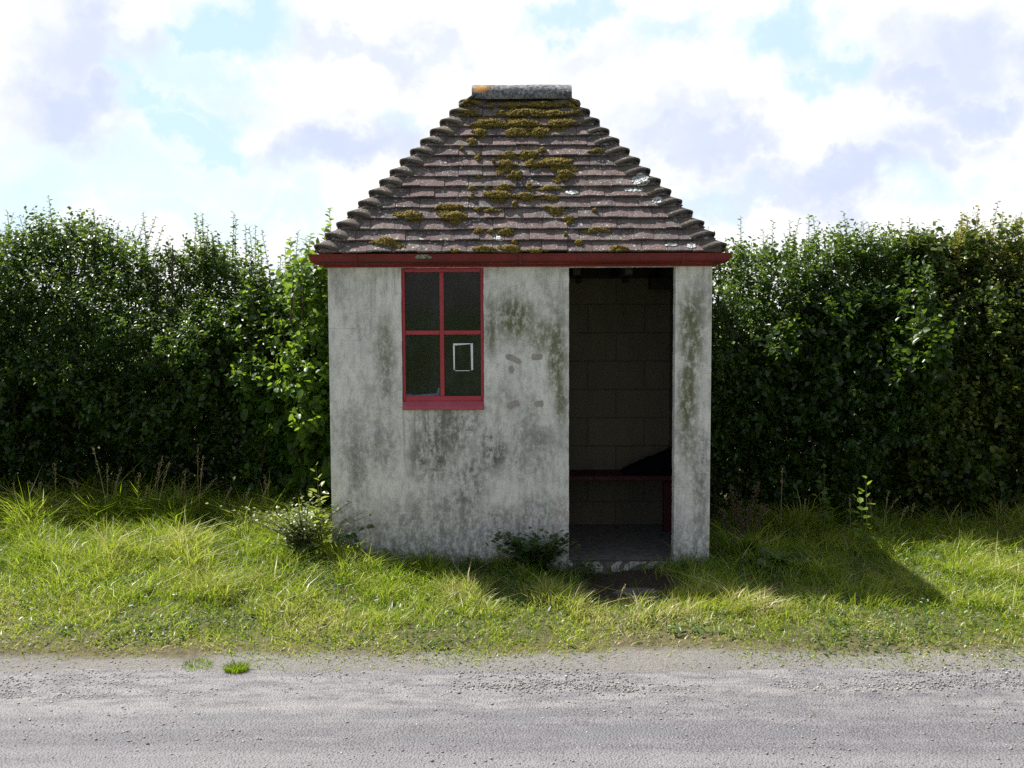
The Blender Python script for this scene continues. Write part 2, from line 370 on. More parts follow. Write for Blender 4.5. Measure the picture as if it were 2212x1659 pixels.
LEAF = np.array([[0, 0, 0], [.28, .30, .07], [.68, .26, .06], [1, 0, -.06], [.68, -.26, .06], [.28, -.30, .07]])
LEAF_F = np.array([[0, 3, 2, 1], [0, 5, 4, 3]])
def leaf_arrays(pos, d, nrm, size, wid=1.0):
    d = unit(d); side = unit(np.cross(nrm, d)); up = np.cross(d, side); L = LEAF
    sz = np.asarray(size)[:, None, None]
    V = pos[:, None, :] + sz * (L[None, :, 0:1] * d[:, None, :] + wid * L[None, :, 1:2] * side[:, None, :] + L[None, :, 2:3] * up[:, None, :])
    Fc = (np.arange(len(pos)) * 6)[:, None, None] + LEAF_F[None]
    return V.reshape(-1, 3), Fc.reshape(-1, 4)
class Leaves:
    def __init__(s): s.V = []; s.F = []; s.T = []; s.n = 0
    def add(s, pos, d, nrm, size, tint, wid=1.0):
        V, Fc = leaf_arrays(pos, d, nrm, size, wid); s.F.append(Fc + s.n); s.V.append(V); s.n += len(V); s.T.append(np.repeat(tint, 6))
    def twigs(s, P, D, Ln, k, size, tint, rng, wid=1.0, wob=.5):
        """k leaves alternating along each twig"""
        n = len(P); D = unit(D); side = unit(np.cross(D, rng.normal(size=(n, 3))))
        for j in range(k):
            f = (j + .6) / k; ang = j * 2.4
            up2 = np.cross(D, side); sd = math.cos(ang) * side + math.sin(ang) * up2
            p = P + D * (Ln * f)[:, None]; dd = unit(.45 * D + .85 * sd + rng.normal(size=(n, 3)) * wob * .5 + np.array([0, 0, -.15]))
            nn = unit(np.array([0, -.25, .8]) + rng.normal(size=(n, 3)) * wob)
            sz = size * (1.05 - .45 * f) * rng.uniform(.65, 1.2, n)
            s.add(p, dd, nn, sz, np.clip(tint + rng.normal(size=n) * .12 + .10 * f, 0, 1), wid)
    def clear_box(s, loc, lo, hi):                 # drop leaves that would grow through the shelter
        V = np.concatenate(s.V).reshape(-1, 6, 3); T = np.concatenate(s.T).reshape(-1, 6); W_ = V + loc
        bad = ((W_ > lo) & (W_ < hi)).all(-1).any(-1); V, T = V[~bad], T[~bad]; n = len(V)
        s.V = [V.reshape(-1, 3)]; s.T = [T.reshape(-1)]; s.F = [((np.arange(n) * 6)[:, None, None] + LEAF_F[None]).reshape(-1, 4)]; s.n = n * 6
    def build(s, name, mat, parent=None):
        return np_mesh(name, np.concatenate(s.V), [np.concatenate(s.F)], mat, np.concatenate(s.T), parent)

# ------------------------------------------------------------------ terrain
def terrain(x, y):
    x = np.asarray(x, float); y = np.asarray(y, float)
    z = np.interp(y, [-400, -30, -9.2, -8.4, -8.0, -1.95, -1.75, -1.5, -1.0, -.3, 1.0, 3, 8, 400], [-.3, -.05, .02, -.06, -.2, -.2, -.145, -.105, -.075, -.045, .0, .02, .05, -.5])
    P = np.stack([x, y], -1).reshape(-1, 2)
    nz = (vnoise(P, 3, 1.6, 3) * .018 + vnoise(P, 4, 9, 2) * .007).reshape(x.shape)
    fade = sstep(-1.95, -1.7, y) + (1 - sstep(-9.2, -8.2, y))
    z = z + nz * np.clip(fade, 0, 1)
    z += .085 * (1 - sstep(-1.6, -.2, x)) * sstep(-1.1, .3, y) * (1 - sstep(4, 8, y))
    z -= .085 * np.exp(-((x - .72) / .42) ** 2 - ((y + .3) / .40) ** 2)
    z -= .22 * sstep(-1.30, -1.18, x) * (1 - sstep(1.28, 1.40, x)) * sstep(.0, .08, y) * (1 - sstep(1.24, 1.34, y))
    return z
def gz(x, y): return float(terrain(np.array([x]), np.array([y]))[0])
def stretch(lo, hi, step, far):
    c = list(np.arange(lo, hi + 1e-6, step)); s = step; a = hi
    while a < far: s *= 1.35; a += s; c.append(a)
    s = step; a = lo
    while a > -far: s *= 1.35; a -= s; c.insert(0, a)
    return np.array(c)
gx = stretch(-6, 6, .045, 900); gy = stretch(-2.3, 3.0, .04, 900)
X, Y = np.meshgrid(gx, gy); Z = terrain(X, Y)
nx, ny = len(gx), len(gy); ii = (np.arange(ny - 1)[:, None] * nx + np.arange(nx - 1)[None]).ravel()
g = np_mesh('ground', np.stack([X, Y, Z], -1).reshape(-1, 3), [np.stack([ii, ii + 1, ii + nx + 1, ii + nx], -1)], M['ground'], smooth=True); g['kind'] = 'structure'
# road: one sheet with a slight camber
rx = stretch(-6, 6, .25, 880); ry = np.concatenate([np.arange(-8.15, -3, .35), np.arange(-3, -1.6, .06)])
X, Y = np.meshgrid(rx, ry); Z = -.150 + .05 * (1 - ((Y + 4.9) / 3.3) ** 2) + .004 * vnoise(np.stack([X, Y], -1).reshape(-1, 2), 8, 2.0, 3).reshape(X.shape)
nx, ny = len(rx), len(ry); ii = (np.arange(ny - 1)[:, None] * nx + np.arange(nx - 1)[None]).ravel()
rd = np_mesh('road', np.stack([X, Y, Z], -1).reshape(-1, 3), [np.stack([ii, ii + 1, ii + nx + 1, ii + nx], -1)], M['road'], smooth=True); rd['kind'] = 'structure'
def road_z(y): return -.150 + .05 * (1 - ((y + 4.9) / 3.3) ** 2)

# loose stones along the road edge
OCT = np.array([[1, 0, 0], [-1, 0, 0], [0, 1, 0], [0, -1, 0], [0, 0, 1], [0, 0, -1.]])
OF = np.array([[0, 2, 4], [2, 1, 4], [1, 3, 4], [3, 0, 4], [2, 0, 5], [1, 2, 5], [3, 1, 5], [0, 3, 5]])
def stones(n, rng):
    x = rng.uniform(-4.2, 4.2, n); wv = .10 * vnoise(x[:, None], 71, 1.3, 3); pk = rng.random(n)
    y = np.where(pk < .34, rng.normal(-2.03, .035, n) + wv, np.where(pk < .62, rng.normal(-1.86, .10, n) + wv, rng.uniform(-3.0, -1.62, n)))
    kk_ = vnoise(np.stack([x, y], -1), 72, 3.0, 3) + rng.normal(size=n) * .25 > -.15; x = x[kk_]; y = y[kk_]; n = len(x)
    s = rng.gamma(1.8, .0017, n) + .0016; s = np.minimum(s, .0085)
    z = np.maximum(terrain(x, y), road_z(y)) + s * .3
    P = np.stack([x, y, z], -1)
    V = OCT[None] * (s[:, None, None] * rng.uniform(.6, 1.35, (n, 6, 1))) * np.array([1, 1, .5]) + rng.normal(size=(n, 6, 3)) * s[:, None, None] * .15
    a = rng.uniform(0, 6.28, n); c, sn = np.cos(a)[:, None], np.sin(a)[:, None]
    V = np.stack([V[..., 0] * c - V[..., 1] * sn, V[..., 0] * sn + V[..., 1] * c, V[..., 2]], -1) + P[:, None]
    return V.reshape(-1, 3), ((np.arange(n) * 6)[:, None, None] + OF[None]).reshape(-1, 3), np.repeat(np.clip(rng.beta(1.7, 2.2, n), 0, 1), 6)
V, Fc, T = stones(16000, RNG)
tag(np_mesh('gravel', V, [Fc], M['stone'], T), 'loose pale flint gravel along the edge of the road', 'gravel', kind='stuff')

# ------------------------------------------------------------------ the shelter
XL, XR, WY0, WY1, TH, ZT = -1.235, 1.347, 0.0, 1.30, .10, 2.06
shelter = tag(empty('bus_shelter', (0.05, .65, 0)), 'small white rendered bus shelter with red window and mossy tiled hip roof', 'bus shelter')
shelter.location = (0, 0, 0)

def slab(name, us, vs, mask, thick, frame, mat, inner, parent):
    """wall with openings: cells of a (u,v) grid, both faces and all edges; frame maps (u,v,depth) to xyz"""
    V = []; Fc = []; mi = []; idx = {}
    rs = random.Random(hash(name) % 99 + len(us))
    jit = {}
    def vert(i, j, k):
        if (i, j, k) not in idx:
            idx[(i, j, k)] = len(V)
            if (i, j) not in jit: jit[(i, j)] = (rs.uniform(-1, 1), rs.uniform(-1, 1), rs.uniform(-1, 1))
            a, b, c = jit[(i, j)]
            cells = [mask(i + di, j + dj) for di in (-1, 0) for dj in (-1, 0)]
            e = .0016 if not all(cells) else .0
            u = us[i] + a * e * (0 if i in (0, len(us) - 1) else 1); v = vs[j] + b * e * (0 if j in (0, len(vs) - 1) else 1)
            V.append(frame(u, v, (k * thick) + c * .0009))
        return idx[(i, j, k)]
    for i in range(len(us) - 1):
        for j in range(len(vs) - 1):
            if not mask(i, j): continue
            q = [(i, j), (i + 1, j), (i + 1, j + 1), (i, j + 1)]
            Fc.append(tuple(vert(*p, 0) for p in q)); mi.append(0)
            Fc.append(tuple(vert(*p, 1) for p in q)[::-1]); mi.append(1)
            for (di, dj), (p, r) in {(0, -1): (0, 1), (1, 0): (1, 2), (0, 1): (2, 3), (-1, 0): (3, 0)}.items():
                if not mask(i + di, j + dj):
                    a, b = q[p], q[r]; Fc.append((vert(*a, 0), vert(*a, 1), vert(*b, 1), vert(*b, 0))); mi.append(0)
    return py_mesh(name, V, Fc, None, parent, mats=[mat, inner], midx=mi)
def breaks(pts, step=.04):
    r = [pts[0]]
    for a, b in zip(pts, pts[1:]):
        n = max(1, round((b - a) / step)); r += [a + (b - a) * k / n for k in range(1, n + 1)]
    return r
WX0, WX1, WZ0, DX0, DX1 = -.743, -.189, 1.042, .385, 1.103
us = breaks([XL, WX0, WX1, DX0, DX1, XR]); vs = breaks([-.30, 0.0, WZ0, 2.0, ZT])
def mfront(i, j):
    if i < 0 or j < 0 or i >= len(us) - 1 or j >= len(vs) - 1: return False
    u = (us[i] + us[i + 1]) / 2; v = (vs[j] + vs[j + 1]) / 2
    if WX0 < u < WX1 and WZ0 < v < 2.0: return False
    if DX0 < u < DX1 and 0 < v < 2.0: return False
    return True
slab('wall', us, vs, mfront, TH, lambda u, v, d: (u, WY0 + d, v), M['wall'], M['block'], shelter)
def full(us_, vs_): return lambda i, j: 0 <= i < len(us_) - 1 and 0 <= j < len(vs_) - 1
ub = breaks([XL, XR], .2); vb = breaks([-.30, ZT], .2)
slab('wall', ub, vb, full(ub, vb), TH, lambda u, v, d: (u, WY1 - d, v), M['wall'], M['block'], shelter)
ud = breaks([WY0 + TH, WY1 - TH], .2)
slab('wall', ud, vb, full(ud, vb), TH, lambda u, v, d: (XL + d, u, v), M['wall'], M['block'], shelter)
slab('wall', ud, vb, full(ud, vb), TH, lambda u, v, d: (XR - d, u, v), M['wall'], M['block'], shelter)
# floor slab with the threshold lip, worn step in front of it
fl = MB(); fl.box(XL + TH, XR - TH, TH, WY1 - TH, -.25, 0.0)
fl.box(DX0 + .003, DX1 - .003, .0, TH, -.25, .002)
fl.build('floor', M['concrete'], shelter, bevel=.004)
def speck_mat():
    m, t = material('chipped_white_edge'); o = t.obj()
    c = t.mix(t.rng(t.noise(o, 75, 4, .7), .58, .70), (.06, .058, .056), (.26, .26, .27)); finish(t, c, .8, None, .2); return m
lip = MB(); lip.box(DX0 + .02, DX1 - .02, -.0035, .006, -.004, .0045); lip.build('threshold_strip', speck_mat(), shelter)
stp = MB(); stp.box(.36, 1.13, -.05, -.003, -.30, -.075)
stp.build('step', M['concrete'], shelter, bevel=.012)
# brown scars where a notice came off the wall
def scar(u, v, w, h, rot, seed):
    rs = random.Random(seed); p = at(u, v, 0); n = 16; V = []
    for k in range(n):
        a = 2 * math.pi * k / n; c, s = math.cos(a), math.sin(a)
        x = math.copysign(abs(c) ** .55, c) * w * rs.uniform(.85, 1.1); z = math.copysign(abs(s) ** .55, s) * h * rs.uniform(.8, 1.12)
        V.append((p[0] + x * math.cos(rot) - z * math.sin(rot), -.0022, p[2] + x * math.sin(rot) + z * math.cos(rot)))
    V2 = [(x, y + .0015, z) for x, y, z in V]
    Fc = [tuple(range(n))] + [(k, (k + 1) % n, n + (k + 1) % n, n + k) for k in range(n)]
    o = py_mesh('bare_patch', V + V2, Fc, M['bare'], shelter); return o
for k, a in enumerate([(1109, 775, .052, .020, -.42), (1160, 771, .040, .022, 0.0), (1105, 798, .017, .026, .1), (1109, 874, .043, .023, .38), (1165, 872, .030, .023, 0)]): scar(*a, k)

# window: frame, bars, sill, four panes
wf = MB(); FY0, FY1 = .022, .075
jw = .021
wf.box(WX0 + .001, WX0 + jw, FY0, FY1, 1.10, 1.998); wf.box(WX1 - jw, WX1 - .001, FY0, FY1, 1.10, 1.998)
wf.box(WX0 + jw, WX1 - jw, FY0, FY1, 1.972, 1.998); wf.box(WX0 + jw, WX1 - jw, FY0 - .004, FY1, 1.100, 1.134)
window = wf.build('window', M['red'], shelter, bevel=.003)
bx0, bx1 = at(950, 700, .03)[0], at(959, 700, .03)[0]; tz0, tz1 = at(950, 723, .03)[2], at(950, 714, .03)[2]
gb = MB(); gb.box(bx0, bx1, FY0 + .004, FY1 - .01, 1.134, 1.972)
gb.build('glazing_bar', M['red'], window, bevel=.003)
gb = MB(); gb.box(WX0 + jw, bx0, FY0 + .006, FY1 - .012, tz0, tz1); gb.box(bx1, WX1 - jw, FY0 + .006, FY1 - .012, tz0, tz1)
gb.build('glazing_bar', M['red'], window, bevel=.003)
V = [(x, y, z) for x in (WX0 + .002, WX1 - .002) for (y, z) in ((.085, 1.099), (.018, 1.099), (-.026, 1.066), (-.026, 1.046), (.085, 1.046))]
py_mesh('sill', V, [(0, 1, 2, 3, 4), (9, 8, 7, 6, 5)] + [(k, k + 5, (k + 1) % 5 + 5, (k + 1) % 5) for k in range(5)], M['sillred'], window)
for (a, b, c, d) in ((WX0 + jw, bx0, 1.134, tz0), (bx1, WX1 - jw, 1.134, tz0), (WX0 + jw, bx0, tz1, 1.972), (bx1, WX1 - jw, tz1, 1.972)):
    p = MB(); p.box(a - .003, b + .003, .046, .050, c - .003, d + .003); p.build('pane', M['glass'], window)
def strip(pts, name, mat, y=.0435):
    V = []
    for (u, v) in pts: q = at(u, v, y); V.append((q[0], y, q[2]))
    n = len(V); V2 = [(a, b + .0012, c) for a, b, c in V]
    py_mesh(name, V + V2, [tuple(range(n)), tuple(range(n, 2 * n))[::-1]] + [(k, (k + 1) % n, n + (k + 1) % n, n + k) for k in range(n)], mat, window)
strip([(979, 742), (979, 746.5), (1015, 743.5), (1016, 741.5)], 'tape_strip', M['tape'])
strip([(978.5, 747), (980, 799), (982.5, 799), (982.3, 747)], 'tape_strip', M['tape'])
strip([(1016.5, 742), (1018, 800), (1022, 799), (1021.5, 741.5)], 'tape_strip', M['tape'])
strip([(983, 800.2), (983, 801.5), (1015, 801.2), (1015, 800)], 'tape_strip', M['tape'])
strip([(872.5, 849), (872.5, 855.5), (949.5, 855.5), (949.5, 836), (946, 840), (944, 849), (930, 851), (900, 853), (884, 852)], 'peeling_film', M['film'])
strip([(872, 770), (872, 805), (874.3, 803), (874.8, 780)], 'peeling_film', M['film'])

# bench along the back wall, and the black bundle left on it
bn = MB(); bn.box(XL + TH + .002, XR - TH - .002, .86, WY1 - TH - .004, .405, .442)
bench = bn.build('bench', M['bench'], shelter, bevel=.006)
for x0 in (1.17, -.10, -1.10):
    b = MB(); b.box(x0, x0 + .06, .92, 1.0, .001, .404); b.build('leg', M['bench'], bench, bevel=.004)
V = []; Fc = []
NU, NVV = 26, 14
for i in range(NU + 1):
    f = i / NU; x = .86 + .38 * f
    hgt = .02 + .17 * f ** .8; w = .10 + .05 * f
    for j in range(NVV + 1):
        a = math.pi * j / NVV
        n = .012 * math.sin(17 * f + 3 * a) + .010 * math.sin(31 * f - 5 * a)
        V.append((x, 1.03 - math.cos(a) * w * (1 + n * 3), .443 + max(0, math.sin(a)) ** .7 * hgt * (1 + n * 2.2)))
for i in range(NU):
    for j in range(NVV): k = i * (NVV + 1) + j; Fc.append((k, k + NVV + 1, k + NVV + 2, k + 1))
Fc += [tuple(range(NVV + 1)), tuple(NU * (NVV + 1) + j for j in range(NVV + 1))[::-1]]
tag(py_mesh('bundle', V, Fc, M['bundle'], None, True), 'black shapeless bundle slumped on the red bench inside the shelter', 'bundle')

# ---- roof
EX0, EX1, EY0, EY1, EZ = -1.275, 1.392, -.092, 1.392, 2.088
RX0, RX1, RY, RZ = -.27, .395, .65, 3.235
NC = 15
A0, A1, A2, A3 = [np.array(p) for p in ((EX0, EY0, EZ), (EX1, EY0, EZ), (EX1, EY1, EZ), (EX0, EY1, EZ))]
P0, P1 = np.array((RX0, RY, RZ)), np.array((RX1, RY, RZ))
slopes = [(A0, A1, P0, P1), (A1, A2, P1, P1), (A2, A3, P1, P0), (A3, A0, P0, P0)]
tl = MB(); rs = random.Random(3)
for (A, B, C, D) in slopes:
    W = np.linalg.norm(B - A); u = (B - A) / W
    s = (C - A) - u * np.dot(C - A, u); S = np.linalg.norm(s); s /= S; n = np.cross(u, s)
    cu, du = np.dot(C - A, u), np.dot(D - A, u); gauge = S / NC
    for i in range(NC):
        s0 = i * gauge - .006; s1 = min(s0 + .165, S)
        uu = -.165 * (.5 if i % 2 else .02) + rs.uniform(-.01, .01)
        while uu < W:
            w = .163; j1, j2 = rs.uniform(-.0045, .0045), rs.uniform(-.003, .003); sj = rs.uniform(-.005, .005); ti = rs.betavariate(2, 2)
            V = []
            NS = 4
            for (sv, nb, hh) in ((s0 + sj, .0235, .0165), (s1, -.010, .0125)):
                fr = min(1, max(0, sv / S)); lo, hi = cu * fr + .005, W - (W - du) * fr - .005
                for q in range(NS + 1):
                    ux = min(max(uu + w * q / NS, lo), hi); cam_ = (.0030 * math.sin(math.pi * q / NS) + .0022 * math.sin(ux * 23 + i * 2.1) + .0014 * math.sin(ux * 61 + i)) * (1 if sv < s1 - .01 else .3)
                    for h in (0, hh):
                        V.append(A + u * ux + s * sv + n * (nb + h + cam_ + (j1 + j2 * (q / NS - .5) * 2) * (1 if sv < s1 - .01 else .2)))
            lo0, hi0 = cu * max(0, s0) / S, W - (W - du) * max(0, s0) / S
            if min(uu + w, hi0) - max(uu, lo0) > .015:
                K = 2 * (NS + 1); Fc = []
                for q in range(NS):
                    a, b = 2 * q, 2 * q + 2
                    Fc += [(a, b, b + 1, a + 1), (a + 1, b + 1, b + 1 + K, a + 1 + K), (a + K, a + 1 + K, b + 1 + K, b + K), (a, a + K, b + K, b)]
                Fc += [(0, 1, 1 + K, K), (2 * NS, 2 * NS + K, 2 * NS + 1 + K, 2 * NS + 1)]
                tl.add(V, Fc, ti)
            uu += w + rs.uniform(.001, .003)
roof = tl.build('roof', M['tile'], shelter)
# boarding and rafters under the tiles
off = np.array((0, 0, -.030))
dk = [p + off for p in (A0, A1, A2, A3, P0, P1)]; dk2 = [p + off * 1.9 for p in (A0, A1, A2, A3, P0, P1)]
Fd = [(0, 1, 5, 4), (1, 2, 5), (2, 3, 4, 5), (3, 0, 4)]
py_mesh('boarding', dk + dk2, Fd + [tuple(k + 6 for k in f)[::-1] for f in Fd] + [(0, 6, 7, 1), (1, 7, 8, 2), (2, 8, 9, 3), (3, 9, 6, 0)], M['timber'], roof)
rf = MB(); rf.box(XL + TH, XR - TH, WY1 - TH - .07, WY1 - TH - .002, 1.958, 2.04)
for k in range(7):
    x = -1.0 + .355 * k; rf.box(x, x + .05, TH + .01, WY1 - TH - .075, 1.955, 2.03)
for x in (.50, .86): rf.box(x, x + .045, WY1 - TH - .12, WY1 - TH - .075, 1.92, 1.953)
rf.box(1.06, XR - TH - .002, WY1 - TH - .30, WY1 - TH - .122, 1.87, 1.953)
rf.build('rafters', M['timber'], roof)
# bonnet hip tiles
def bonnet(t0, Ce, Rr, e1, n1, e2, n2, seed):
    rs = random.Random(seed)
    H = Rr - Ce; ln = np.linalg.norm(H); hd = H / ln; n = unit(n1 + n2)
    NA, NL = 12, 4; V = []; Fc = []; mi = []
    t0p = t0 * ln - .012; L = .150; dw = rs.uniform(-.006, .006); dl = rs.uniform(-.005, .005)
    def arch(s, inner=0.0):
        f = s / L; h = Ce + hd * (t0p + s)
        w = (.150 + dw) * (1 - f) + .115 * f - inner * .6; lift = (.168 + dl) * (1 - f) + .045 * f - inner * 1.6
        a = h + e1 * w - hd * (.0) + n1 * ((.038) * (1 - f) + .008 * f - inner); b = h + e2 * w + n2 * ((.038) * (1 - f) + .008 * f - inner); c = h + n * lift
        pts = []
        for k in range(NA + 1):
            q = k / NA; pts.append((1 - q) ** 2 * a + 2 * q * (1 - q) * c + q * q * b)
        return pts
    rows = [arch(L * k / NL) for k in range(NL + 1)]; irows = [arch(L * k / NL, .013) for k in range(NL + 1)]
    # tail edge follows the course lines: pull the flanks down to the tile tails
    K = NA + 1
    for r in rows: V += r
    base = len(V)
    for r in irows: V += r
    for i in range(NL):
        for k in range(NA):
            a = i * K + k; Fc.append((a, a + 1, a + K + 1, a + K)); mi.append(0)
            Fc.append((base + a, base + a + K, base + a + K + 1, base + a + 1)); mi.append(0)
    for k in range(NA): Fc.append((k, base + k, base + k + 1, k + 1)); mi.append(0)
    for i in range(NL):
        Fc.append((i * K, (i + 1) * K, base + (i + 1) * K, base + i * K)); mi.append(0)
        Fc.append((i * K + NA, base + i * K + NA, base + (i + 1) * K + NA, (i + 1) * K + NA)); mi.append(0)
    # mortar bedding, set back under the tail
    m = arch(.022, .013); c0 = len(V); V += m; h = Ce + hd * (t0p + .022) - n * .03; V.append(h)
    for k in range(NA): Fc.append((c0 + k, c0 + NA + 1, c0 + k + 1)); mi.append(1)
    return py_mesh('hip_tile', V, Fc, None, roof, True, mats=[M['hip'], M['mortar']], midx=mi)
def snrm(sl):
    A, B, C, D = sl; u = unit(B - A); s = (C - A) - u * np.dot(C - A, u); return np.cross(u, unit(s))
nF, nR, nB, nL = [snrm(s) for s in slopes]
ex, ey = np.array((1., 0, 0)), np.array((0, 1., 0))
hips = [(A0, P0, ex, nF, ey, nL), (A1, P1, -ex, nF, ey, nR), (A2, P1, -ex, nB, -ey, nR), (A3, P0, ex, nB, -ey, nL)]
hip_objs = []
for hI, (Ce, Rr, e1, n1, e2, n2) in enumerate(hips):
    for i in range(NC): hip_objs.append(bonnet(i / NC, Ce, Rr, e1, n1, e2, n2, hI * 100 + i))
# ridge tile: half-round, open ends bedded in mortar
V = []; Fc = []; NA = 14; xs = [-.282 + .720 * k / 6 for k in range(7)]
def rprof(r, drop):
    pts = [(-r, -drop)]
    for k in range(NA + 1): a = math.pi * k / NA; pts.append((-math.cos(a) * r, math.sin(a) * r))
    pts.append((r, -drop)); return pts
zc = 3.262
po, pi_ = rprof(.078, .035), rprof(.062, .035)
for x in xs:
    for (yy, zz) in po: V.append((x, RY + yy, zc + zz + .0015 * math.sin(x * 40)))
    for (yy, zz) in pi_: V.append((x, RY + yy, zc + zz))
K = len(po); KK = 2 * K
for i in range(6):
    for k in range(K - 1):
        a = i * KK + k; Fc += [(a, a + 1, a + KK + 1, a + KK), (a + K, a + K + KK, a + K + KK + 1, a + K + 1)]
    for k in (0, K - 1): a = i * KK + k; Fc.append((a, a + KK, a + K + KK, a + K))
for i in (0, 6):
    for k in range(K - 1): a = i * KK + k; Fc.append((a, a + K, a + K + 1, a + 1))
    Fc.append(tuple(i * KK + K + k for k in range(K)))
ridge = py_mesh('ridge_tile', V, Fc, M['ridge'], roof, True)
ridge.data.polygons.foreach_set('use_smooth', np.array([len(p.vertices) == 4 for p in ridge.data.polygons]))

# moss and lichen on the roof: found by looking onto the built surface
bv, bf = [], []
for o in [roof] + hip_objs:
    b = len(bv); bv += [v.co.copy() for v in o.data.vertices]; bf += [tuple(i + b for i in p.vertices) for p in o.data.polygons]
BVH = BVHTree.FromPolygons(bv, bf)
def onroof(u, v):
    h = BVH.ray_cast(Vector(CAM), Vector(ray(u, v)))
    return (np.array(h[0]), np.array(h[1])) if h[0] else (None, None)
import bmesh
_b = bmesh.new(); bmesh.ops.create_icosphere(_b, subdivisions=1, radius=1)
ICO = np.array([v.co[:] for v in _b.verts]); ICF = np.array([[v.index for v in f.verts] for f in _b.faces]); _b.free()
moss_px = [(960,250,150,60),(1080,160,120,30),(970,160,40,25),(1230,155,180,30),(1150,195,220,35),(1290,200,120,30),(1020,195,40,30),(1130,250,180,50),
 (1100,290,130,40),(1210,290,110,40),(1320,250,140,50),(910,295,70,40),(870,340,60,35),(900,420,35,50),(820,380,20,15),(1050,410,90,30),(1150,410,120,40),
 (1040,465,90,60),(1085,510,70,40),(1170,450,60,60),(1300,455,190,60),(1335,510,90,60),(1225,385,50,20),(905,520,40,12),(1035,572,90,25),(1160,570,40,40),
 (1270,578,110,18),(870,578,50,14),(945,575,25,20),(1000,615,130,50),(1140,620,80,40),(1255,625,110,22),(1085,655,25,25),(870,620,30,30),(560,715,110,50),
 (765,675,110,35),(775,720,120,60),(690,675,15,18),(900,685,50,25),(970,690,70,12),(1290,685,105,35),(1360,735,60,50),(1490,690,25,12),(905,790,60,30),
 (965,797,30,15),(1040,795,90,30),(1505,790,130,22),(1345,810,15,18),(440,850,140,40),(1085,850,45,18),(1410,850,60,25),(930,884,100,20),(1065,882,100,30),
 (1610,882,80,25),(780,890,60,10),(1190,890,100,10),(860,142,80,28),(850,190,80,28),(1375,150,80,28),(1400,190,60,20),(1500,390,70,14),(980,440,15,12)]
for (mx, my, mw, mh) in moss_px:
    cu_, cv_, w, h = mx * .427 + 648, my * .427 + 162, mw * .427 * (1.18 if mw > 60 else .9), mh * .427 * (1.1 if mw > 60 else .9)
    n = int(max(9, w * h * .62)); VV = []; FF = []; k = 0; ph = RNG.uniform(0, 6.28, 4)
    for _ in range(n):
        r_ = math.sqrt(RNG.random()); a = RNG.uniform(0, 6.283)
        lim = .78 + .22 * math.sin(2 * a + ph[0]) + .22 * math.sin(3 * a + ph[1]) + .16 * math.sin(5 * a + ph[2]); r_ *= lim
        du, dv = math.cos(a) * r_ * w * .56, math.sin(a) * r_ * h * .56
        p, nn = onroof(cu_ + du, cv_ + dv)
        if p is None: continue
        nn = unit(.6 * nn + .4 * nF + .25 * np.array([0, 0, 1.])); s = RNG.uniform(.0045, .0105) * (1.25 - .5 * r_)
        v = ICO * RNG.uniform(.6, 1.35, (len(ICO), 1)) * s
        c_ = p + nn * s * (.2 + 1.3 * max(0, .9 - r_) + .6 * RNG.random()); VV.append(v + c_); FF.append((c_, s))
    left = set(range(len(VV)))                      # one object per cushion that hangs together
    while left:
        grp = [left.pop()]; q = list(grp)
        while q:
            a = q.pop(); near = [b for b in left if np.linalg.norm(FF[a][0] - FF[b][0]) < .85 * (FF[a][1] + FF[b][1])]
            for b in near: left.discard(b)
            grp += near; q += near
        if len(grp) >= 5:
            np_mesh('moss_clump', np.concatenate([VV[b] for b in grp]), [np.concatenate([ICF + len(ICO) * k for k in range(len(grp))])], M['moss'], None, roof)
for (mx, my, mw, mh) in [(1722, 530, 85, 62), (1690, 583, 100, 16), (1807, 633, 45, 30), (1981, 863, 42, 26), (1376, 595, 55, 18), (1880, 860, 60, 12), (1005, 830, 40, 22)]:
    cu_, cv_, w, h = mx * .427 + 648, my * .427 + 162, mw * .427, mh * .427; VV = []; FF = []; k = 0
    for _ in range(int(26 + w * h * .10)):
        r_ = math.sqrt(RNG.random()); a = RNG.uniform(0, 6.283)
        p, nn = onroof(cu_ + math.cos(a) * r_ * w * .5, cv_ + math.sin(a) * r_ * h * .5)
        if p is None: continue
        s = RNG.uniform(.006, .011); t1 = unit(np.cross(nn, np.array([.3, .2, .9]))); t2 = np.cross(nn, t1)
        q = np.stack([p + nn * .0012 + (t1 * math.cos(b) + t2 * math.sin(b)) * s * RNG.uniform(.7, 1.2) for b in np.arange(6) * 1.047])
        q2 = q + nn * .0018; VV.append(np.concatenate([q, q2]))
        FF.append(np.array([[k + 6 + j for j in (0, 1, 2, 3)], [k + 6 + j for j in (0, 3, 4, 5)]] + [[k + j, k + (j + 1) % 6, k + 6 + (j + 1) % 6, k + 6 + j] for j in range(6)])); k += 12
    if VV: np_mesh('lichen_patch', np.concatenate(VV), [np.concatenate(FF)], M['lichen'], None, roof)

# ---- fascia and gutter all round
def ring(prof, name, mat, parent, smooth=False):
    """profile of (outward, z) swept round the wall head, mitred at the corners; closed profile"""
    V = []; K = len(prof)
    for (cx, cy, sx, sy) in ((XL, WY0, -1, -1), (XR, WY0, 1, -1), (XR, WY1, 1, 1), (XL, WY1, -1, 1)):
        for (o_, z) in prof: V.append((cx + sx * o_, cy + sy * o_, z))
    Fc = [(c * K + k, ((c + 1) % 4) * K + k, ((c + 1) % 4) * K + (k + 1) % K, c * K + (k + 1) % K) for c in range(4) for k in range(K)]
    return py_mesh(name, V, Fc, mat, parent, smooth)
ring([(.002, 2.004), (.026, 2.004), (.026, 2.075), (.002, 2.075)], 'fascia', M['fascia'], shelter)
gp = [(.028, 2.034)]
for k in range(9):
    a = math.pi / 2 * k / 8; gp.append((.052 + .052 * math.sin(a) ** 1.0 * 1.0 + 0.0, 2.018 + .052 * (1 - math.cos(a))))
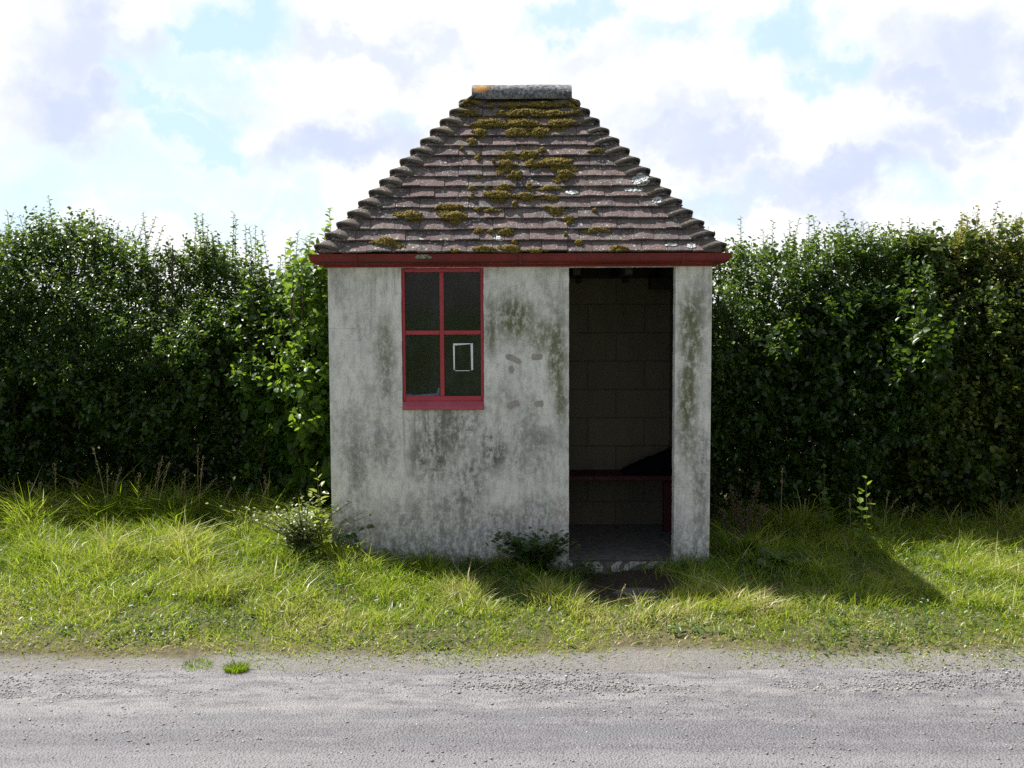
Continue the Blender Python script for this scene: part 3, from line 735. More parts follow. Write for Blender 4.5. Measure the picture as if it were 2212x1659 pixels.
gp = [(.0275, 2.080), (.0275, 2.030), (.040, 2.021), (.055, 2.019)] + [(.055 + .050 * math.sin(math.pi / 2 * k / 7), 2.019 + .052 * (1 - math.cos(math.pi / 2 * k / 7))) for k in range(1, 8)] + [(.109, 2.080), (.111, 2.088), (.104, 2.088), (.100, 2.075), (.085, 2.045), (.055, 2.030), (.034, 2.036), (.034, 2.080)]
gutter = ring(gp, 'gutter', M['gutter'], shelter)
def bracket(u):
    x = at(u, 555, -.11)[0]; V = []; prof = [(.030, 2.012)] + [(o_ + .0045, z - .0035) for o_, z in gp[2:13]] + [(.113, 2.0895), (.030, 2.0895)]
    K = len(prof)
    for xx in (x - .011, x + .011):
        for (o_, z) in prof: V.append((xx, WY0 - o_, z))
    Fc = [tuple(range(K)), tuple(range(K, 2 * K))[::-1]] + [(k, K + k, K + (k + 1) % K, (k + 1) % K) for k in range(K)]
    py_mesh('gutter_bracket', V, Fc, M['gutter'], gutter)
for u in (767, 1124, 1477): bracket(u)
# crust on the gutter above the window
def crust(u, v, w, h, seed, n=70, zoff=0):
    rs = np.random.default_rng(seed); VV = []; FF = []; k = 0
    for _ in range(n):
        a = rs.uniform(0, 6.283); r_ = math.sqrt(rs.random()); uu, vv = u + math.cos(a) * r_ * w, v + math.sin(a) * r_ * h
        y = -.108 if vv < 558 else -.095 + (vv - 558) * .006
        p = at(uu, vv, y - .002); s = rs.uniform(.003, .008)
        VV.append(ICO * s * rs.uniform(.7, 1.2, (len(ICO), 1)) * np.array([1.4, .5, 1]) + p); FF.append(ICF + k); k += len(ICO)
    np_mesh('lichen_crust', np.concatenate(VV), [np.concatenate(FF)], M['muck'], None, gutter)
crust(914, 556, 17, 5.5, 1, 90); crust(925, 567, 1.5, 5, 2, 12); crust(840, 564, 10, 1.6, 3, 14)

# ------------------------------------------------------------------ grass
def blades(P, h, w, lean, tint, rng, seg=2):
    n = len(P); a = rng.uniform(0, 6.283, n); sd = np.stack([np.cos(a), np.sin(a), np.zeros(n)], -1)
    up = np.array([0, 0, 1.])
    mid = P + (up * .55 * h[:, None]) + lean * (h * .22)[:, None]; tip = P + up * (h * .92)[:, None] + lean * (h * .80)[:, None]
    V = np.stack([P - sd * w[:, None], P + sd * w[:, None], mid + sd * (w * .8)[:, None], mid - sd * (w * .8)[:, None], tip], 1)
    b = (np.arange(n) * 5)[:, None]
    return V.reshape(-1, 3), b + np.array([[0, 1, 2, 3]]), b + np.array([[3, 2, 4]]), np.repeat(tint, 5)
def grass_field(n, rng):
    x = rng.uniform(-5.2, 5.2, n); y = rng.uniform(-2.0, 1.9, n)
    P2 = np.stack([x, y], -1)
    big = vnoise(P2, 21, 1.1, 3); mid = vnoise(P2, 22, 4.5, 3); fin = vnoise(P2, 23, 14, 2)
    edge = -1.74 + .09 * big + .10 * mid + .05 * fin + .16 * sstep(-1.6, -3.0, x) - .02 * sstep(1, 2, x)
    dens = sstep(0, .16, y - edge) * .9 + .08 * (y > edge - .05)
    dens *= .38 + .62 * sstep(-.6, .3, mid + .6 * fin)
    path = np.exp(-((x - .74) / .40) ** 2 - ((y + .38) / .42) ** 2); dens *= 1 - .985 * sstep(.28, .6, path + .08 * mid)
    bare = np.exp(-((x - .85) / .55) ** 2 - ((y + 1.45) / .24) ** 2); dens *= 1 - .8 * sstep(.35, .9, bare + .15 * mid)
    inside = (x > XL - .02) & (x < XR + .02) & (y > -.015) & (y < WY1 + .02)
    keep = (rng.random(n) < dens) & ~inside; x, y, big, mid, fin, path, bare = [a[keep] for a in (x, y, big, mid, fin, path, bare)]
    edge = edge[keep]; n = len(x)
    dist = y - edge
    h = .028 + .055 * sstep(0, .9, dist) + .045 * sstep(.6, 1.6, dist) + .06 * np.clip(mid + .5 * fin, -.5, 1) * sstep(.2, 1, dist)
    left = 1 - sstep(-1.9, -1.2, x); right = sstep(1.35, 2.1, x)
    h += left * .085 * sstep(.35, .9, y) + right * .035 * sstep(.5, 1.2, y) + .015 * sstep(-.4, -.05, y) * (x < XR) * (1 - left)
    h *= 1 - .35 * right * (1 - sstep(-.2, .9, y))
    h = np.maximum(h * .66, .016) * rng.uniform(.5, 1.4, n) * (1 + .5 * (rng.random(n) < .05))
    wind = np.stack([.15 + .4 * vnoise(np.stack([x, y], -1), 31, 5.5, 2), -.12 + .4 * vnoise(np.stack([x, y], -1), 32, 5.5, 2), np.zeros(n)], -1)
    lean = wind + rng.normal(size=(n, 3)) * np.array([1.05, 1.05, 0.22])
    tint = .50 + .15 * big + .24 * mid + .14 * fin + rng.normal(size=n) * .20 - .16 * sstep(.4, 1.0, y) - .22 * sstep(-.65, -.2, y) * sstep(-1.1, -.7, x) * (1 - sstep(1.5, 2.1, x))  # last term paints the wall's shadow in as darker grass
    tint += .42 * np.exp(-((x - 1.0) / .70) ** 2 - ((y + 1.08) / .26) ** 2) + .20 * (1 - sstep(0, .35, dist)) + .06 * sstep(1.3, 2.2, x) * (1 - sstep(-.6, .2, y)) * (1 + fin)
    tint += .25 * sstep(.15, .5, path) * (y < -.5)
    tint = np.where(rng.random(n) < .06, rng.uniform(.8, 1, n), tint)
    h *= 1 + .55 * (vnoise(np.stack([x, y], -1), 41, 9.5, 2) > .42) * sstep(.25, .6, dist) * (1 - .8 * ((x > -1.3) & (x < 1.5) & (y > -.7)))
    P = np.stack([x, y, terrain(x, y) - .006], -1)
    w = rng.uniform(.0014, .0040, n) * (1 + .8 * sstep(.1, .3, h))
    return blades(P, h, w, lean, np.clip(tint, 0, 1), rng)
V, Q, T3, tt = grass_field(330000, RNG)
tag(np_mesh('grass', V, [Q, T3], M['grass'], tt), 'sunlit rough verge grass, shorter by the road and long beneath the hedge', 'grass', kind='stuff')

# clover, plantain and other small leaves low in the turf
def turf_leaves(n, rng):
    x = rng.uniform(-5, 5, n); y = rng.uniform(-1.75, .9, n); P2 = np.stack([x, y], -1)
    m = vnoise(P2, 55, 3.2, 3); path = np.exp(-((x - .74) / .42) ** 2 - ((y + .36) / .46) ** 2)
    edge = -1.66 + .12 * vnoise(P2, 21, 1.1, 3)
    k = (rng.random(n) < (.25 + .75 * sstep(-.1, .5, m)) * sstep(-.05, .3, y - edge)) & (path < .4) & ~((x > XL - .02) & (x < XR + .02) & (y > -.03)); x, y = x[k], y[k]; n = len(x)
    P = np.stack([x, y, terrain(x, y) + rng.uniform(.0, .05, n) * sstep(-1.6, -.9, y)], -1); a = rng.uniform(0, 6.283, n)
    lv = Leaves(); lv.add(P, np.stack([np.cos(a), np.sin(a), rng.uniform(-.1, .9, n)], -1), unit(np.array([0, 0, 1.]) + rng.normal(size=(n, 3)) * .45), rng.gamma(3, .0042, n) + .005, np.clip(.55 + rng.normal(size=n) * .25, 0, 1), .85)
    return lv
tag(turf_leaves(75000, RNG).build('turf_weeds', M['weed']), 'small broad leaved weeds and clover mixed low into the verge grass', 'weeds', kind='stuff')
# broken slabs of the path below the step
def flag(label, x, y, w, d, rot, seed):
    rs = random.Random(seed); n = 9; z = gz(x, y) + .012; V = []
    for k in range(n):
        b = 2 * math.pi * k / n; r1 = rs.uniform(.85, 1.12); X_, Y_ = math.cos(b) * w * r1, math.sin(b) * d * r1
        V.append((x + X_ * math.cos(rot) - Y_ * math.sin(rot), y + X_ * math.sin(rot) + Y_ * math.cos(rot), z + rs.uniform(-.004, .004)))
    Fc = [tuple(range(n))] + [(k, n + k, n + (k + 1) % n, (k + 1) % n) for k in range(n)]
    tag(py_mesh('paving_stone', V + [(a_, b_, c_ - .06) for a_, b_, c_ in V], Fc, M['concrete']), label, 'paving stone', kind='thing')
flag('broken grey paving stone nearer the step below the doorway', .83, -.40, .19, .075, .05, 1)
flag('broken grey paving stone further from the step, beside the straw tuft', .86, -.66, .16, .07, -.08, 2)

def tuft(name, label, x, y, n, rad, h, tint, group=None, lean0=(0, 0, 0), seed=0):
    rng = np.random.default_rng(seed + 500); r_ = rad * np.sqrt(rng.random(n)); a = rng.uniform(0, 6.283, n)
    px, py_ = x + np.cos(a) * r_, y + np.sin(a) * r_ * .8
    P = np.stack([px, py_, np.maximum(terrain(px, py_), road_z(py_) if y < -1.7 else -9) - .006], -1)
    out = np.stack([np.cos(a), np.sin(a), 0 * a], -1) * (r_ / rad)[:, None] * .8 + np.array(lean0) + rng.normal(size=(n, 3)) * np.array([.3, .3, .02])
    V, Q, T, tt_ = blades(P, h * rng.uniform(.5, 1.2, n), rng.uniform(.0013, .0026, n), out, np.clip(tint + rng.normal(size=n) * .12, 0, 1), rng)
    return tag(np_mesh(name, V, [Q, T], M['grass'], tt_), label, 'grass tuft', group)
q = at(425, 1424, -1.68); tuft('grass_tuft', 'flat green grass tuft in the gravel, further from the shelter', q[0], -1.67, 240, .08, .028, .33, seed=1)
q = at(510, 1438, -1.74); tuft('grass_tuft', 'small round green grass tuft standing alone in the gravel', q[0], -1.74, 420, .055, .050, .33, seed=2)
tuft('grass_tuft', 'pale straw grass tuft leaning right beside the worn path', 1.20, -.86, 800, .26, .12, .74, lean0=(.6, -.3, 0), seed=3)
tuft('grass_tuft', 'bright green grass tuft lit at the corner of the shadow', 2.15, -.80, 220, .20, .11, .60, lean0=(.3, 0, 0), seed=4)
tuft('grass_tuft', 'brown dead grass tuft at the left edge of the worn path', -.0 + .24, -.72, 300, .20, .11, .92, lean0=(.2, -.2, 0), seed=5)

# ------------------------------------------------------------------ hedge
def hedge(name, label, x0, x1, yf, top, seed, n_twig, lsize, mat, shoots, k=9, depth=1.15, tint0=.45, parts=True, wid=1.0, zlo=.02, cat='hedge'):
    """top(x) crest height, yf(x) front face; a thick wall of twigs with leaves, woody stems inside and long shoots on top"""
    rng = np.random.default_rng(seed); root = tag(empty(name, ((x0 + x1) / 2, yf((x0 + x1) / 2) + depth / 2, 0)), label, cat)
    loc = np.array(root.location); lv = Leaves()
    n = n_twig; x = rng.uniform(x0, x1, n); zt = top(x) + .17 * vnoise(x[:, None], seed + 9, 4.5, 3)
    z = zlo + (zt - zlo) * rng.beta(1.15, .95, n)
    P2 = np.stack([x, z], -1); bulge = .22 * vnoise(P2, seed + 1, 3.2, 3) + .07 * vnoise(P2, seed + 2, 10, 2)
    front = yf(x) + bulge + .30 * sstep(.55, 1.0, z / zt) ** 2 + .20 * (1 - sstep(.15, 1.25, z))
    r_ = rng.random(n); f = np.where(r_ < .55, rng.random(n) ** 1.6 * .35, rng.random(n))
    y = front + f * np.maximum(depth - .30 * sstep(.6, 1, z / zt), .2)
    # thin the crest so the sky shows through, and leave holes
    hole = vnoise(np.stack([x, y, z], -1), seed + 3, 5.0, 2)
    keep = rng.random(n) < np.where(z / zt > .88, 1 - .62 * sstep(.88, 1.0, z / zt), 1) * (.66 + .38 * sstep(-.55, .1, hole))
    x, y, z, zt = x[keep], y[keep], z[keep], zt[keep]; n = len(x)
    P = np.stack([x, y, z], -1)
    D = np.stack([rng.normal(size=n) * .7, -.75 + rng.normal(size=n) * .6, .55 + rng.normal(size=n) * .5 + .8 * sstep(.7, 1, z / zt)], -1)
    big = vnoise(P, seed + 5, 1.7, 3)
    ls = lsize * (.78 + .75 * sstep(.05, .75, vnoise(np.stack([x, z], -1), seed + 6, 2.0, 3)) + .35 * (1 - sstep(.35, .75, z / zt)) + .22 * sstep(.8, 1, z / zt))
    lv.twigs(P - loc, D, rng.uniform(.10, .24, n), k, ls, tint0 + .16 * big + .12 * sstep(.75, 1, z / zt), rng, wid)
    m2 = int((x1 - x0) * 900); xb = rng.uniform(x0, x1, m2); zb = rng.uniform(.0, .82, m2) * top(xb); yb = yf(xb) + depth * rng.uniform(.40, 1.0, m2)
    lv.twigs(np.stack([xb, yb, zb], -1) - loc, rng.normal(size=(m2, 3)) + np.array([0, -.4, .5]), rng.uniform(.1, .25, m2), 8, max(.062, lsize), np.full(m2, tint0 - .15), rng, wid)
    wood = MB(); rs = random.Random(seed)
    for _ in range(int((x1 - x0) * 11)):
        bx = rs.uniform(x0, x1); by = yf(bx) + rs.uniform(.3, depth * .8); p = np.array([bx, by, gz(bx, by) - .03]); pts = [p]; hh = float(top(np.array([bx]))[0]) * rs.uniform(.75, 1.0)
        m = 6
        for j in range(m): pts.append(pts[-1] + np.array([rs.gauss(0, .06), rs.gauss(-.02, .06), hh / m]))
        wood.tube([q_ - loc for q_ in pts], [.014 * (1 - .8 * j / m) + .002 for j in range(m + 1)], 5)
        for j in range(2, m):
            a = pts[j]; e = a + np.array([rs.gauss(0, .18), rs.gauss(-.25, .12), rs.uniform(.1, .35)])
            wood.tube([a - loc, (a + e) / 2 + np.array([0, 0, -.02]) - loc, e - loc], [.005, .004, .002], 4)
    for (sx, sh, st) in shoots:
        zt_ = float(top(np.array([sx]))[0]); by = yf(sx) + rs.uniform(.25, .7)
        b = np.array([sx + rs.gauss(0, .04), by, zt_ - .45]); e = np.array([sx + rs.gauss(.02, .06), by - rs.uniform(0, .12), sh])
        mid = (b + e) / 2 + np.array([rs.gauss(0, .03), rs.gauss(0, .03), 0])
        wood.tube([b - loc, mid - loc, e - loc], [.0040, .003, .0014], 4)
        nl = max(6, int((sh - b[2]) * 66)); fr = np.linspace(.05, 1, nl)
        pp = np.where(fr[:, None] < .5, b + (mid - b) * fr[:, None] * 2, mid + (e - mid) * (fr[:, None] - .5) * 2)
        ang = np.arange(nl) * 2.4 + rs.random() * 6; dd = np.stack([np.cos(ang), np.sin(ang), .35 + 0 * ang], -1)
        nn = unit(np.array([0, 0, 1.]) + rng.normal(size=(nl, 3)) * .4)
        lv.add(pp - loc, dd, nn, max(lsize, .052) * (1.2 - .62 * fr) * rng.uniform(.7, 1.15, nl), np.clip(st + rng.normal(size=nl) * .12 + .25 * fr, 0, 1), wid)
        if st > .4 or rs.random() < .6:      # side twigs near the foot of the shoot
            for _ in range(8):
                fr0 = rs.uniform(.15, .75); p0 = b + (e - b) * fr0
                lv.twigs((p0 - loc)[None], np.array([[rs.gauss(0, .6), rs.gauss(-.2, .5), .7]]), np.array([rs.uniform(.06, .16) * (1.2 - fr0)]), 6, lsize * .7, np.array([st]), rng, wid)
    lv.clear_box(loc, np.array([XL - .012, -.2, -1]), np.array([XR + .012, WY1 + .012, 2.0])); lv.clear_box(loc, np.array([XL - .14, -.2, 1.97]), np.array([XR + .14, WY1 + .14, 3.4]))
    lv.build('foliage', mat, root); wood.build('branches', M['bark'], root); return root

rs = random.Random(77); r2 = random.Random(78)
def xat(u, Y=1.7): return at(u, 520, Y)[0]
def zat(v, Y=1.7): return at(1106, v, Y)[2]
def shoot_list(spec, st, Y=1.75): return [(xat(u, Y), zat(v, Y), st + rs.uniform(-.1, .1)) for (u, v) in spec]
L_sh = [(5, 450), (35, 460), (95, 455), (120, 465), (152, 430), (182, 448), (210, 480), (245, 482), (275, 492), (325, 470), (340, 488), (415, 468), (425, 470), (500, 465), (505, 480), (60, 500), (160, 490), (190, 500), (380, 515), (450, 510), (560, 530), (-60, 470), (-120, 455), (290, 510), (75, 480), (140, 470), (225, 490), (470, 500)]
L_sh += [(r2.uniform(-60, 640), 0) for _ in range(46)]
L_sh = [(u, v if v else 455 + 75 * r2.random() + max(0, u - 420) * .18) for u, v in L_sh]
R_sh = [(1688, 480), (1725, 478), (1740, 470), (1825, 462), (1810, 485), (1870, 487), (1895, 485), (1935, 480), (1985, 500), (2000, 500), (1640, 510), (1610, 525), (1770, 505), (1850, 495), (1910, 492), (1955, 495), (1920, 490), (1790, 500)]
R_sh += [(r2.uniform(1590, 2030), 470 + 60 * r2.random()) for _ in range(26)]
M_sh = [(r2.uniform(2030, 2290), 452 + 60 * r2.random()) for _ in range(34)] + [(2092, 450), (2098, 456), (2085, 470), (2140, 480), (2148, 475), (2205, 455), (2210, 465), (2180, 500), (2050, 495), (2030, 505), (2120, 495), (2230, 470), (2260, 450), (2160, 490), (2072, 490), (2300, 470), (2105, 475), (2195, 480)]
def topL(x): return zat(545) + .05 * vnoise(np.stack([x, x * .3], -1), 5, 2.2, 3) + .17 * (1 - sstep(-3.9, -2.4, x)) - .34 * sstep(-2.7, -1.5, x)
def topR(x): return zat(548, 1.5) + .05 * vnoise(np.stack([x, x * .3], -1), 6, 2.4, 3) + .06 * sstep(2.0, 3.0, x)
def topM(x): return zat(540, 1.5) + .07 * vnoise(np.stack([x, x * .3], -1), 9, 2.4, 3)
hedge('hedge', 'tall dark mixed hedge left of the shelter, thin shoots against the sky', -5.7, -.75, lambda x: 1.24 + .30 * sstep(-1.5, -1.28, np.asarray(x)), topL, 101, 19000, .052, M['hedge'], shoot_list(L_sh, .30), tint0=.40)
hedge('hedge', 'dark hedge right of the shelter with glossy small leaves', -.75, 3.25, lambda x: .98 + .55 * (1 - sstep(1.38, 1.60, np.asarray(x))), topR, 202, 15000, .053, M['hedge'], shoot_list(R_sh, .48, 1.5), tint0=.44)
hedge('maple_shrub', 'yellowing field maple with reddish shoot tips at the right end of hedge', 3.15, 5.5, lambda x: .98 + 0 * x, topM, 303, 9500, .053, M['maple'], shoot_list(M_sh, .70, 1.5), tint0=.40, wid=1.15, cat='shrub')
hedge('dogwood_bush', 'bright broad leaved bush pressed against the left wall of the shelter', -2.15, -1.27, lambda x: .78 + .35 * (1 - sstep(-1.9, -1.5, np.asarray(x))), lambda x: 1.90 + .10 * np.sin(np.asarray(x) * 7) - .10 * sstep(-1.5, -1.25, np.asarray(x)), 404, 1050, .088, M['broad'],
      [(-1.45, 2.35, .5), (-1.36, 2.50, .6), (-1.31, 2.42, .6), (-1.62, 2.28, .4), (-1.75, 2.33, .4), (-1.9, 2.3, .5), (-2.05, 2.3, .5), (-1.25, 2.3, .6)], k=6, depth=.55, tint0=.36, wid=1.15, zlo=.35, cat='bush')

# ------------------------------------------------------------------ weeds and saplings
def plant(name, label, cat, x, y, stems, leaf, nleaf, mat, stem_mat, seed, tint=.5, droop=.0, stem_r=.003, wid=1.0, group=None, base=None):
    """stems: list of (dx, dy, height); leaves spiral up each stem"""
    rng = np.random.default_rng(seed); rs = random.Random(seed); z0 = gz(x, y) if base is None else base
    root = tag(empty(name, (x, y, z0)), label, cat, group); st = MB(); lv = Leaves()
    for (dx, dy, h) in stems:
        b = np.array([rs.gauss(0, .012), rs.gauss(0, .012), -.01]); e = np.array([dx, dy, h]); m = b * .5 + e * .5 + np.array([-dx * .2, -dy * .2, h * .08])
        st.tube([b, m, e], [stem_r, stem_r * .8, stem_r * .4], 5)
        fr = np.linspace(.12, 1, nleaf); ang = np.arange(nleaf) * 2.2 + rs.random() * 6
        p = np.where(fr[:, None] < .5, b + (m - b) * fr[:, None] * 2, m + (e - m) * (fr[:, None] - .5) * 2)
        dd = np.stack([np.cos(ang), np.sin(ang), .25 - droop + 0 * ang + .5 * (fr - .5)], -1)
        p = p + unit(dd) * leaf * .12
        lv.add(p, dd + rng.normal(size=(nleaf, 3)) * .2, unit(np.array([0, -.2, 1.]) + rng.normal(size=(nleaf, 3)) * .3), leaf * (1.1 - .55 * fr) * rng.uniform(.75, 1.15, nleaf), np.clip(tint + rng.normal(size=nleaf) * .12 + .15 * fr, 0, 1), wid)
    st.build('stem', stem_mat, root); lv.build('foliage', mat, root); return root
G = M['greenstem']
M['lime'] = leaf_mat('lime_young_leaf', [(0, (.08, .15, .02)), (.5, (.16, .25, .025)), (1, (.28, .33, .04))], .38, .45, (.45, .55, .03))
q = at(1778, 1150, .62); plant('sapling', 'leafy sapling before the dark hedge, nearer the shelter wall', 'sapling', q[0], .62, [(-.01, -.02, .60), (-.04, 0, .40), (.04, 0, .33)], .090, 9, M['broad'], G, 1, .75)
q = at(1866, 1150, .28); plant('sapling', 'sunlit leafy sapling on the shadow edge, right of a darker sapling', 'sapling', q[0], .28, [(.0, -.02, .53), (-.05, 0, .42), (-.09, 0, .30)], .10, 10, M['lime'], G, 2, .2)
plant('sapling', 'yellow green young shoot against the left corner of the shelter', 'sapling', -1.30, -.05, [(-.02, -.04, .64), (.015, -.04, .53), (-.06, -.03, .45), (-.03, -.03, .36)], .088, 11, M['lime'], G, 3, .8)
# bramble mound
rng = np.random.default_rng(9)
st = [(rng.normal() * .20, rng.normal() * .11 - .03, abs(rng.normal(.22, .08)) + .05) for _ in range(95)]
plant('bramble', 'pale bramble mound at the left foot of the shelter', 'bramble', -1.42, -.05, st, .050, 12, M['bramble'], G, 4, .55)
plant('bindweed', 'few large dark leaves against the foot of the white wall', 'weed', -1.10, -.07, [(-.03, -.01, .20), (.05, -.01, .22), (.10, -.01, .24), (.02, -.02, .14), (-.08, -.02, .13)], .10, 4, M['weed'], G, 5, .30, .2, wid=1.25)
st = [(rng.uniform(-.32, .30), rng.normal() * .06 - .02, max(.10, .30 - abs(rng.normal()) * .08)) for _ in range(62)]
plant('nettle_clump', 'dark nettle clump in shade below the notice scars', 'nettles', .16, -.12, st, .075, 10, M['weed'], G, 6, .30, .0, wid=1.15)
plant('nettle', 'short nettle growing at the left of the doorway step', 'nettles', .50, -.17, [(.05, -.02, .20), (-.05, 0, .16), (.10, 0, .14), (0, -.03, .12)], .06, 8, M['weed'], G, 7, .22, .15)
# dock: seed heads and big basal leaves
q = at(1612, 1170, .25)
dock = tag(empty('dock', (1.62, .22, gz(1.62, .22))), 'tall dock with brown seed heads right of the shelter', 'dock'); sb = MB(); sd_V = []; sd_F = []; kk = 0
for (dx, h) in ((-.09, .50), (.10, .52), (-.03, .40), (.04, .35), (-.16, .34), (.16, .36)):
    e = np.array([dx, -.02, h]); sb.tube([(0, 0, 0), e * .5 + np.array([0, 0, .03]), e], [.004, .003, .0015], 5)
    for j in range(90):
        f = rng.uniform(.5, 1.0); p = e * f + rng.normal(size=3) * .022 * (1.25 - f * .9)
        sd_V.append(ICO * rng.uniform(.004, .0085) + p); sd_F.append(ICF + kk); kk += len(ICO)
sb.build('stem', M['docksead'], dock); np_mesh('seed_head', np.concatenate(sd_V), [np.concatenate(sd_F)], M['docksead'], None, dock)
n = 14; a = rng.uniform(0, 6.28, n); lv = Leaves(); lv.add(rng.normal(size=(n, 3)) * np.array([.03, .03, .0]) + np.array([0, 0, .02]), np.stack([np.cos(a), np.sin(a), rng.uniform(.3, 1.1, n)], -1), np.tile([[0, -.2, 1.]], (n, 1)), rng.uniform(.12, .22, n), rng.uniform(.1, .45, n), .7)
lv.build('foliage', M['weed'], dock)
n = 16; bd = tag(empty('burdock', (1.80, -.12, gz(1.80, -.12))), 'low burdock with large flat leaves in the shade right of doorway', 'weed'); a = rng.uniform(0, 6.28, n); lv = Leaves()
lv.add(rng.normal(size=(n, 3)) * np.array([.07, .06, .0]) + np.array([0, 0, .03]), np.stack([np.cos(a), np.sin(a), rng.uniform(.1, .9, n)], -1), np.tile([[0, -.3, 1.]], (n, 1)) + rng.normal(size=(n, 3)) * .2, rng.uniform(.12, .20, n), rng.uniform(.3, .7, n), 1.2)
lv.build('foliage', M['weed'], bd); sb = MB(); sb.tube([(0, 0, -.02), (.01, 0, .05), (.03, -.01, .14)], [.006, .005, .003], 6); sb.build('stem', G, bd)
n = 26; pl = tag(empty('plantain', (1.02, -1.28, gz(1.02, -1.28))), 'green plantain rosette on the bare trodden ground', 'weed'); a = rng.uniform(0, 6.28, n); lv = Leaves()
lv.add(rng.normal(size=(n, 3)) * np.array([.09, .07, .0]) + np.array([0, 0, .01]), np.stack([np.cos(a), np.sin(a), rng.uniform(.1, .7, n)], -1), np.tile([[0, -.2, 1.]], (n, 1)), rng.uniform(.035, .07, n), rng.uniform(.6, 1.0, n), .8)
lv.build('foliage', M['weed'], pl)

# seeding grass stalks
def stalk(x, y, h, dx, dy, label, group, seed, head=.10, thick=.004, mat='strawstem'):
    rs = random.Random(seed); rn = np.random.default_rng(seed); root = tag(empty('grass_stalk', (x, y, gz(x, y))), label, 'grass stalk', group)
    b = np.zeros(3); e = np.array([dx, dy, h]); m = np.array([dx * .30, dy * .30, h * .62]); sb = MB()
    pts = [(1 - t_) ** 2 * b + 2 * t_ * (1 - t_) * m + t_ * t_ * e for t_ in np.linspace(0, 1, 7)]
    sb.tube(pts, [.0019] * 4 + [.0015, .0012, .001], 4); sb.build('stem', M[mat], root)
    V = []; Fc = []; k = 0; L = np.linalg.norm(e - m); f0 = max(.0, 1 - head / (L * 1.3))
    for j in range(34):
        t_ = rs.uniform(.62, 1.0); p = (1 - t_) ** 2 * b + 2 * t_ * (1 - t_) * m + t_ * t_ * e
        V.append(ICO * np.array([.0022, .0022, .0045]) * rs.uniform(.7, 1.3) + p + rn.normal(size=3) * thick); Fc.append(ICF + k); k += len(ICO)
    np_mesh('seed_head', np.concatenate(V), [np.concatenate(Fc)], M['strawstem'], None, root)
rs = random.Random(5)
for k, (u, v) in enumerate([(30, 1060), (62, 1045), (88, 1045), (118, 1000), (150, 1035), (198, 965), (232, 1000), (262, 1010), (300, 1020), (345, 1000), (352, 985), (366, 1000), (400, 1015), (428, 960), (440, 985), (470, 1035), (500, 1050), (572, 1025), (585, 1035), (165, 1075), (250, 1065), (540, 1060), (320, 1050), (395, 1040)]):
    y = rs.uniform(.75, 1.15); p = at(u, v, y); dx = rs.gauss(.02, .07); hgt = max(.3, p[2] - gz(p[0], y))
    stalk(p[0] - dx, y + .03, hgt, dx, -.03, 'thin pale seeding grass stalk in the long grass left of the shelter', 'seeding grass stalks by the left hedge', 40 + k, thick=.007)
for k, (u, v) in enumerate([(1690, 1010), (1835, 1075), (1880, 1080), (1920, 1060), (1945, 1070), (1960, 1095), (1975, 1090), (1645, 1090), (1740, 1080)]):
    y = rs.uniform(.7, 1.0); p = at(u, v, y); dx = rs.gauss(.02, .05); hgt = max(.15, p[2] - gz(p[0], y))
    stalk(p[0] - dx, y + .02, hgt, dx, -.02, 'short pale grass stalk before the dark hedge right of the shelter', 'seeding grass stalks by the right hedge', 80 + k, thick=.005)
for k, (u, v, dx) in enumerate([(1352, 1262, .05), (1378, 1298, .28), (1415, 1293, .20), (1245, 1290, .08), (1278, 1298, .03), (1462, 1325, .06), (1180, 1235, .03), (980, 1235, .10)]):
    y = -.86 - .02 * k if k < 6 else -.5; p = at(u, v, y); hgt = max(.08, p[2] - gz(p[0] - dx, y))
    stalk(p[0] - dx, y, hgt, dx, 0, 'arching straw grass stalk in front of the doorway step', 'straw stalks before the doorway', 120 + k, thick=.0022)

# ------------------------------------------------------------------ light
SUN = unit(np.array([-.558, .340, 1.0])); EL = math.asin(SUN[2]); AZ = math.atan2(SUN[0], SUN[1])
ld = bpy.data.lights.new('sun', 'SUN'); ld.energy = 5.0; ld.angle = R(.5); ld.color = (1, .965, .90)
lo = link(bpy.data.objects.new('sun', ld)); lo.rotation_euler = Vector(SUN).to_track_quat('Z', 'Y').to_euler(); lo.location = (-20, 12, 40)
w = bpy.data.worlds.new('World'); sc.world = w; w.use_nodes = True; t = NT(w.node_tree)
sky = t.n('ShaderNodeTexSky'); sky.sky_type = 'NISHITA'; sky.sun_disc = False; sky.sun_elevation = EL; sky.sun_rotation = AZ % (2 * math.pi)
sky.air_density = 1; sky.dust_density = 1.2
gen = t.n('ShaderNodeTexCoord').outputs['Generated']; x, y, z = t.sep(gen)
az = t.math('ARCTAN2', x, y); el = t.math('ARCSINE', z)
n1 = t.noise(gen, 5.0, 7, .58); n1b = t.noise(t.mapv(gen, loc=(4, 7, 1)), 5.0, 7, .58); n2 = t.noise(gen, 17, 6, .6); n3 = t.noise(t.mapv(gen, (1, 1, 2.2), (9, 2, 5)), 3.6, 6, .55)
n4 = t.noise(t.mapv(gen, loc=(1, 5, 8)), 26, 5, .6)
aw = t.math('ADD', az, t.math('ADD', t.math('MULTIPLY', t.math('SUBTRACT', n1, .5), .34), t.math('MULTIPLY', t.math('SUBTRACT', n2, .5), .13)))
ew = t.math('ADD', el, t.math('ADD', t.math('MULTIPLY', t.math('SUBTRACT', n1b, .5), .26), t.math('MULTIPLY', t.math('SUBTRACT', n4, .5), .08)))
